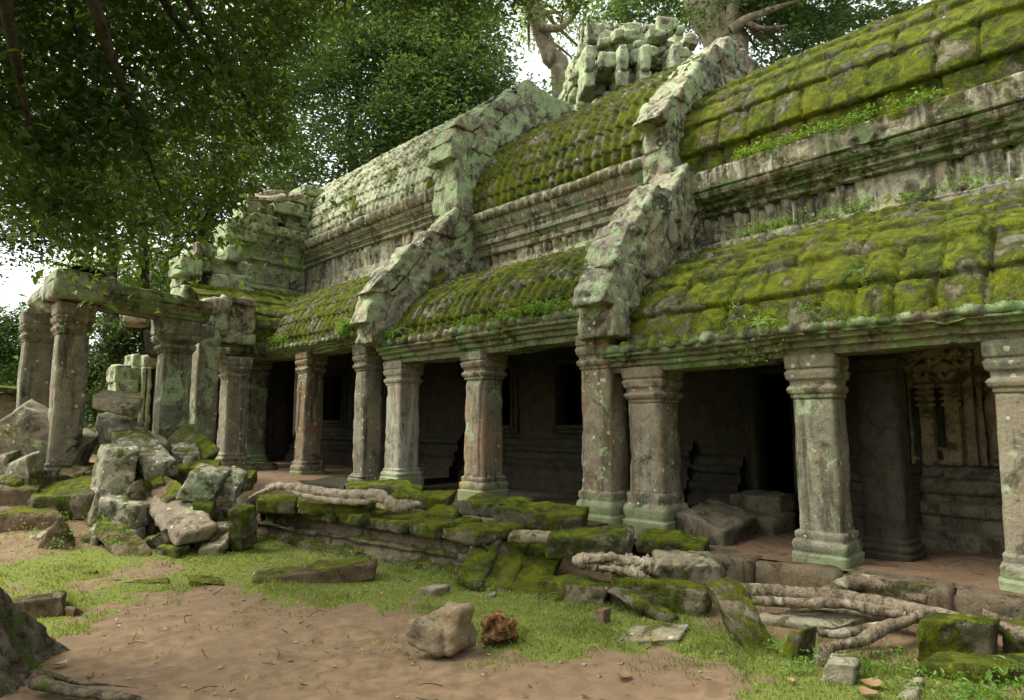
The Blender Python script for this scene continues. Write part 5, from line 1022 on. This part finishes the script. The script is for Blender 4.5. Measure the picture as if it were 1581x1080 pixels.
nw = [on(px + random.uniform(-25, 25), py + random.uniform(-14, 14), z=.03) for px, py in [(1240, 1030), (1330, 1040), (1395, 1050), (1470, 1060), (1520, 1062), (1560, 1050), (1215, 1005), (1500, 1075), (1545, 1078), (1390, 1020)] for _ in range(9)]
sprigs('corner_weeds', 'broad leaved weeds among the stones at lower right', nw, 7, .035, .045, seed=7)
nw = [on(px + random.uniform(-30, 30), py + random.uniform(-12, 12), z=.04) for px, py in [(800, 930), (850, 940), (900, 960), (760, 905), (700, 890), (870, 925), (950, 980)] for _ in range(14)]
nn = np.array(nw); sprigs('tall_grass', 'taller tufts of grass below the ribbed slab', nn, 9, .03, .075, 'grass', 8, .0, .09)
# fern tufts, one built and copied
def fern_mesh(seed, nf=8, L=.24):
    rs = np.random.RandomState(seed); mb = MB()
    for q in range(nf):
        a = q / nf * 6.28 + rs.rand() * .5; d = np.array([math.cos(a), math.sin(a), 0]); s = np.array([-d[1], d[0], 0]); l = L * rs.uniform(.7, 1.2)
        t = np.linspace(0, 1, 12); ax = d[None] * (l * t)[:, None] + np.c_[0*t, 0*t, l * (.75 * t - .8 * t * t)]
        mb.add(*tube_geo(ax[::3], np.linspace(.002, .001, 4), 4, 0, 0, 2))
        for i in range(1, 12):
            pl = l * .2 * (1 - t[i] * .8)
            for sg in (-1, 1):
                b = ax[i]; e = b + s * sg * pl + d * pl * .35 - np.array([0, 0, pl * .15]); wv = d * l * .035
                mb.add(np.array([b - wv, b + wv, e + wv * .3, e - wv * .3]), np.array([[0, 1, 2, 3]]))
    return mb
f0 = fern_mesh(1).build('fern', M['weed'], None, False)
sites = [(1175, 500, 6.6, 'R'), (1150, 538, 6.52, 'R'), (1210, 512, 6.58, 'R'), (1262, 466, 6.68, 'R'), (1133, 480, 6.66, 'R'), (1330, 418, 6.9, 'R'), (1410, 352, 7.8, 'R'), (1250, 488, 6.62, 'R'), (800, 490, 6.58, 'M'), (720, 508, 6.55, 'M'), (612, 512, 6.58, 'M'), (835, 478, 6.6, 'M'), (500, 518, 6.35, 'L'), (540, 508, 6.35, 'L'), (470, 528, 6.33, 'L')]
FL = {'R': 'small fern growing from a joint in the right lower roof', 'M': 'small fern growing along the eave of the middle bay', 'L': 'small fern growing along the eave of the left bay'}
for i, (px, py, xx, b) in enumerate(sites):
    o = f0 if i == 0 else f0.copy()
    if i: COL.objects.link(o)
    o.location = on(px, py, x=xx + (.12 if b == 'R' else .04)); o.rotation_euler = (0, -.7, i * 1.3); k = .8 + .5 * rnd1(i, 3); o.scale = (k, k, k)
    tag(o, FL[b], 'fern', 'small ferns on the roofs')
rs = np.random.RandomState(9); mb = MB()
for q in range(9):
    a = q * .7; d = np.array([math.cos(a), math.sin(a), 0]); s = np.array([-d[1], d[0], 0]); t = np.linspace(0, 1, 6); L = .26 * rs.uniform(.7, 1.1)
    ax = d[None] * (L * t * .7)[:, None] + np.c_[0*t, 0*t, L * (1.1 * t - .5 * t * t)]; w = .028 * np.sin(np.clip(t * .9 + .08, 0, 1) * math.pi)
    mb.add(np.concatenate([ax - s * w[:, None], ax + s * w[:, None]]), np.array([[i, i + 1, 6 + i + 1, 6 + i] for i in range(5)]))
o = mb.build('nest_fern', M['leaf_lite'], None, True); o.location = on(928, 384, x=8.0); tag(o, 'broad leaved green fern sprouting on the lower roof beside the right gable', 'fern')
# pebbles and chips on the earth
rs = np.random.RandomState(71); mb = MB()
for q in range(150):
    x_, y_ = rs.uniform(.5, 4.6), rs.uniform(.4, 9.5); r = rs.uniform(.004, .012) * (1.8 if rs.rand() < .08 else 1)
    mb.add(*rock_geo((x_, y_, gz1(x_, y_) + r * .3), (r * 1.3, 0, 0), (0, r, 0), (0, 0, r * .7), seed=q, cell=.02, rad=r * .4, amp=r * .3, chips=2, fine=0, nmax=4))
tag(mb.build('gravel', M['rk_flat']), 'small stone chips strewn over the bare earth', 'gravel', kind='stuff')
rs = np.random.RandomState(67); mb = MB()
for q in range(90):
    x_, y_ = rs.uniform(.6, 4.6), rs.uniform(.6, 8.5); a = np.array([x_, y_, gz1(x_, y_) + .006]); an_ = rs.rand() * 6.28; l_ = rs.uniform(.04, .22); d = np.array([math.cos(an_), math.sin(an_), rs.uniform(0, .15)]) * l_
    mb.add(*tube_geo([a, a + d * .5 + rs.normal(size=3) * l_ * .08 + (0, 0, .006), a + d], [.0035, .003, .0015], 5, 0, 0, 3))
tag(mb.build('fallen_twigs', M['bark_dark']), 'thin dark twigs scattered on the earth and turf', 'twigs', kind='stuff')
# litter
rs = np.random.RandomState(60); lx = np.concatenate([rs.uniform(.6, 5.5, 700), rs.uniform(4.5, 6.4, 160)]); ly = np.concatenate([rs.uniform(.3, 9, 700), rs.uniform(.3, 9.5, 160)])
lc = np.stack([lx, ly, ground_z(lx, ly) + .012], 1); tag(mk('leaf_litter', *leaf_geo(lc, .042, .5, rs, 1.2), M['litter'], smooth=False), 'small dry leaves strewn over earth and grass', 'leaf litter', kind='stuff')
rl = np.concatenate([strip(30, 7.6, 0, 4.8, 3.75, .5, 0, 61), ]); rl[:, 2] = 2.62 + (rl[:, 0] - 6.62) / 2.43 * 1.65 + .30
for i, (px, py, L, lb) in enumerate([(962, 1047, .11, 'pale curled dry leaf on the bare earth, bottom centre'), (1221, 1053, .06, 'orange dry leaf in the grass left of the grey-brown stone block'), (1345, 1060, .13, 'broad brown dry leaf beside the grey-brown stone block'), (1390, 1050, .05, 'small tan dry leaf right of the broad brown leaf'), (1010, 991, .08, 'brown dry leaf on the flat pale slab'), (92, 1028, .10, 'dark red dry leaf beside the tree foot at lower left'), (1340, 1074, .12, 'pinkish dry leaf at the bottom edge, lower right')]):
    p = on(px, py, z=.02); t = np.linspace(-1, 1, 9); a = rs.rand() * 6.28; d = np.array([math.cos(a), math.sin(a), 0]); s = np.array([-d[1], d[0], 0])
    w = .36 * L * np.sqrt(np.maximum(0, 1 - t * t)) * (1 - .25 * t); ax = p + d * (t * L * .5)[:, None] + np.c_[0*t, 0*t, .22 * L * t * t + .01]
    V = np.concatenate([ax - s * w[:, None] + np.c_[0*t, 0*t, w * .5], ax, ax + s * w[:, None] + np.c_[0*t, 0*t, w * .3]]); F = np.array([[r * 9 + i_, r * 9 + i_ + 1, (r + 1) * 9 + i_ + 1, (r + 1) * 9 + i_] for r in range(2) for i_ in range(8)])
    tag(mk('dry_leaf', V, F, M['litter']), lb, 'leaf', 'single dry leaves')
mb = MB(); rs = np.random.RandomState(66)
for q in range(60):
    a = on(rs.uniform(385, 420), rs.uniform(755, 815), z=.25) if q < 35 else on(rs.uniform(360, 440), rs.uniform(742, 765), z=.5); d = rs.normal(size=3) * (.12, .12, .04); mb.add(*tube_geo([a, a + d * .5 + (0, 0, .03), a + d], [.004, .004, .002], 5, 0, 0, 2))
tag(mb.build('dry_twigs', M['straw']), 'tangle of pale dry roots and twigs right of the rubble heap', 'twigs', kind='stuff')
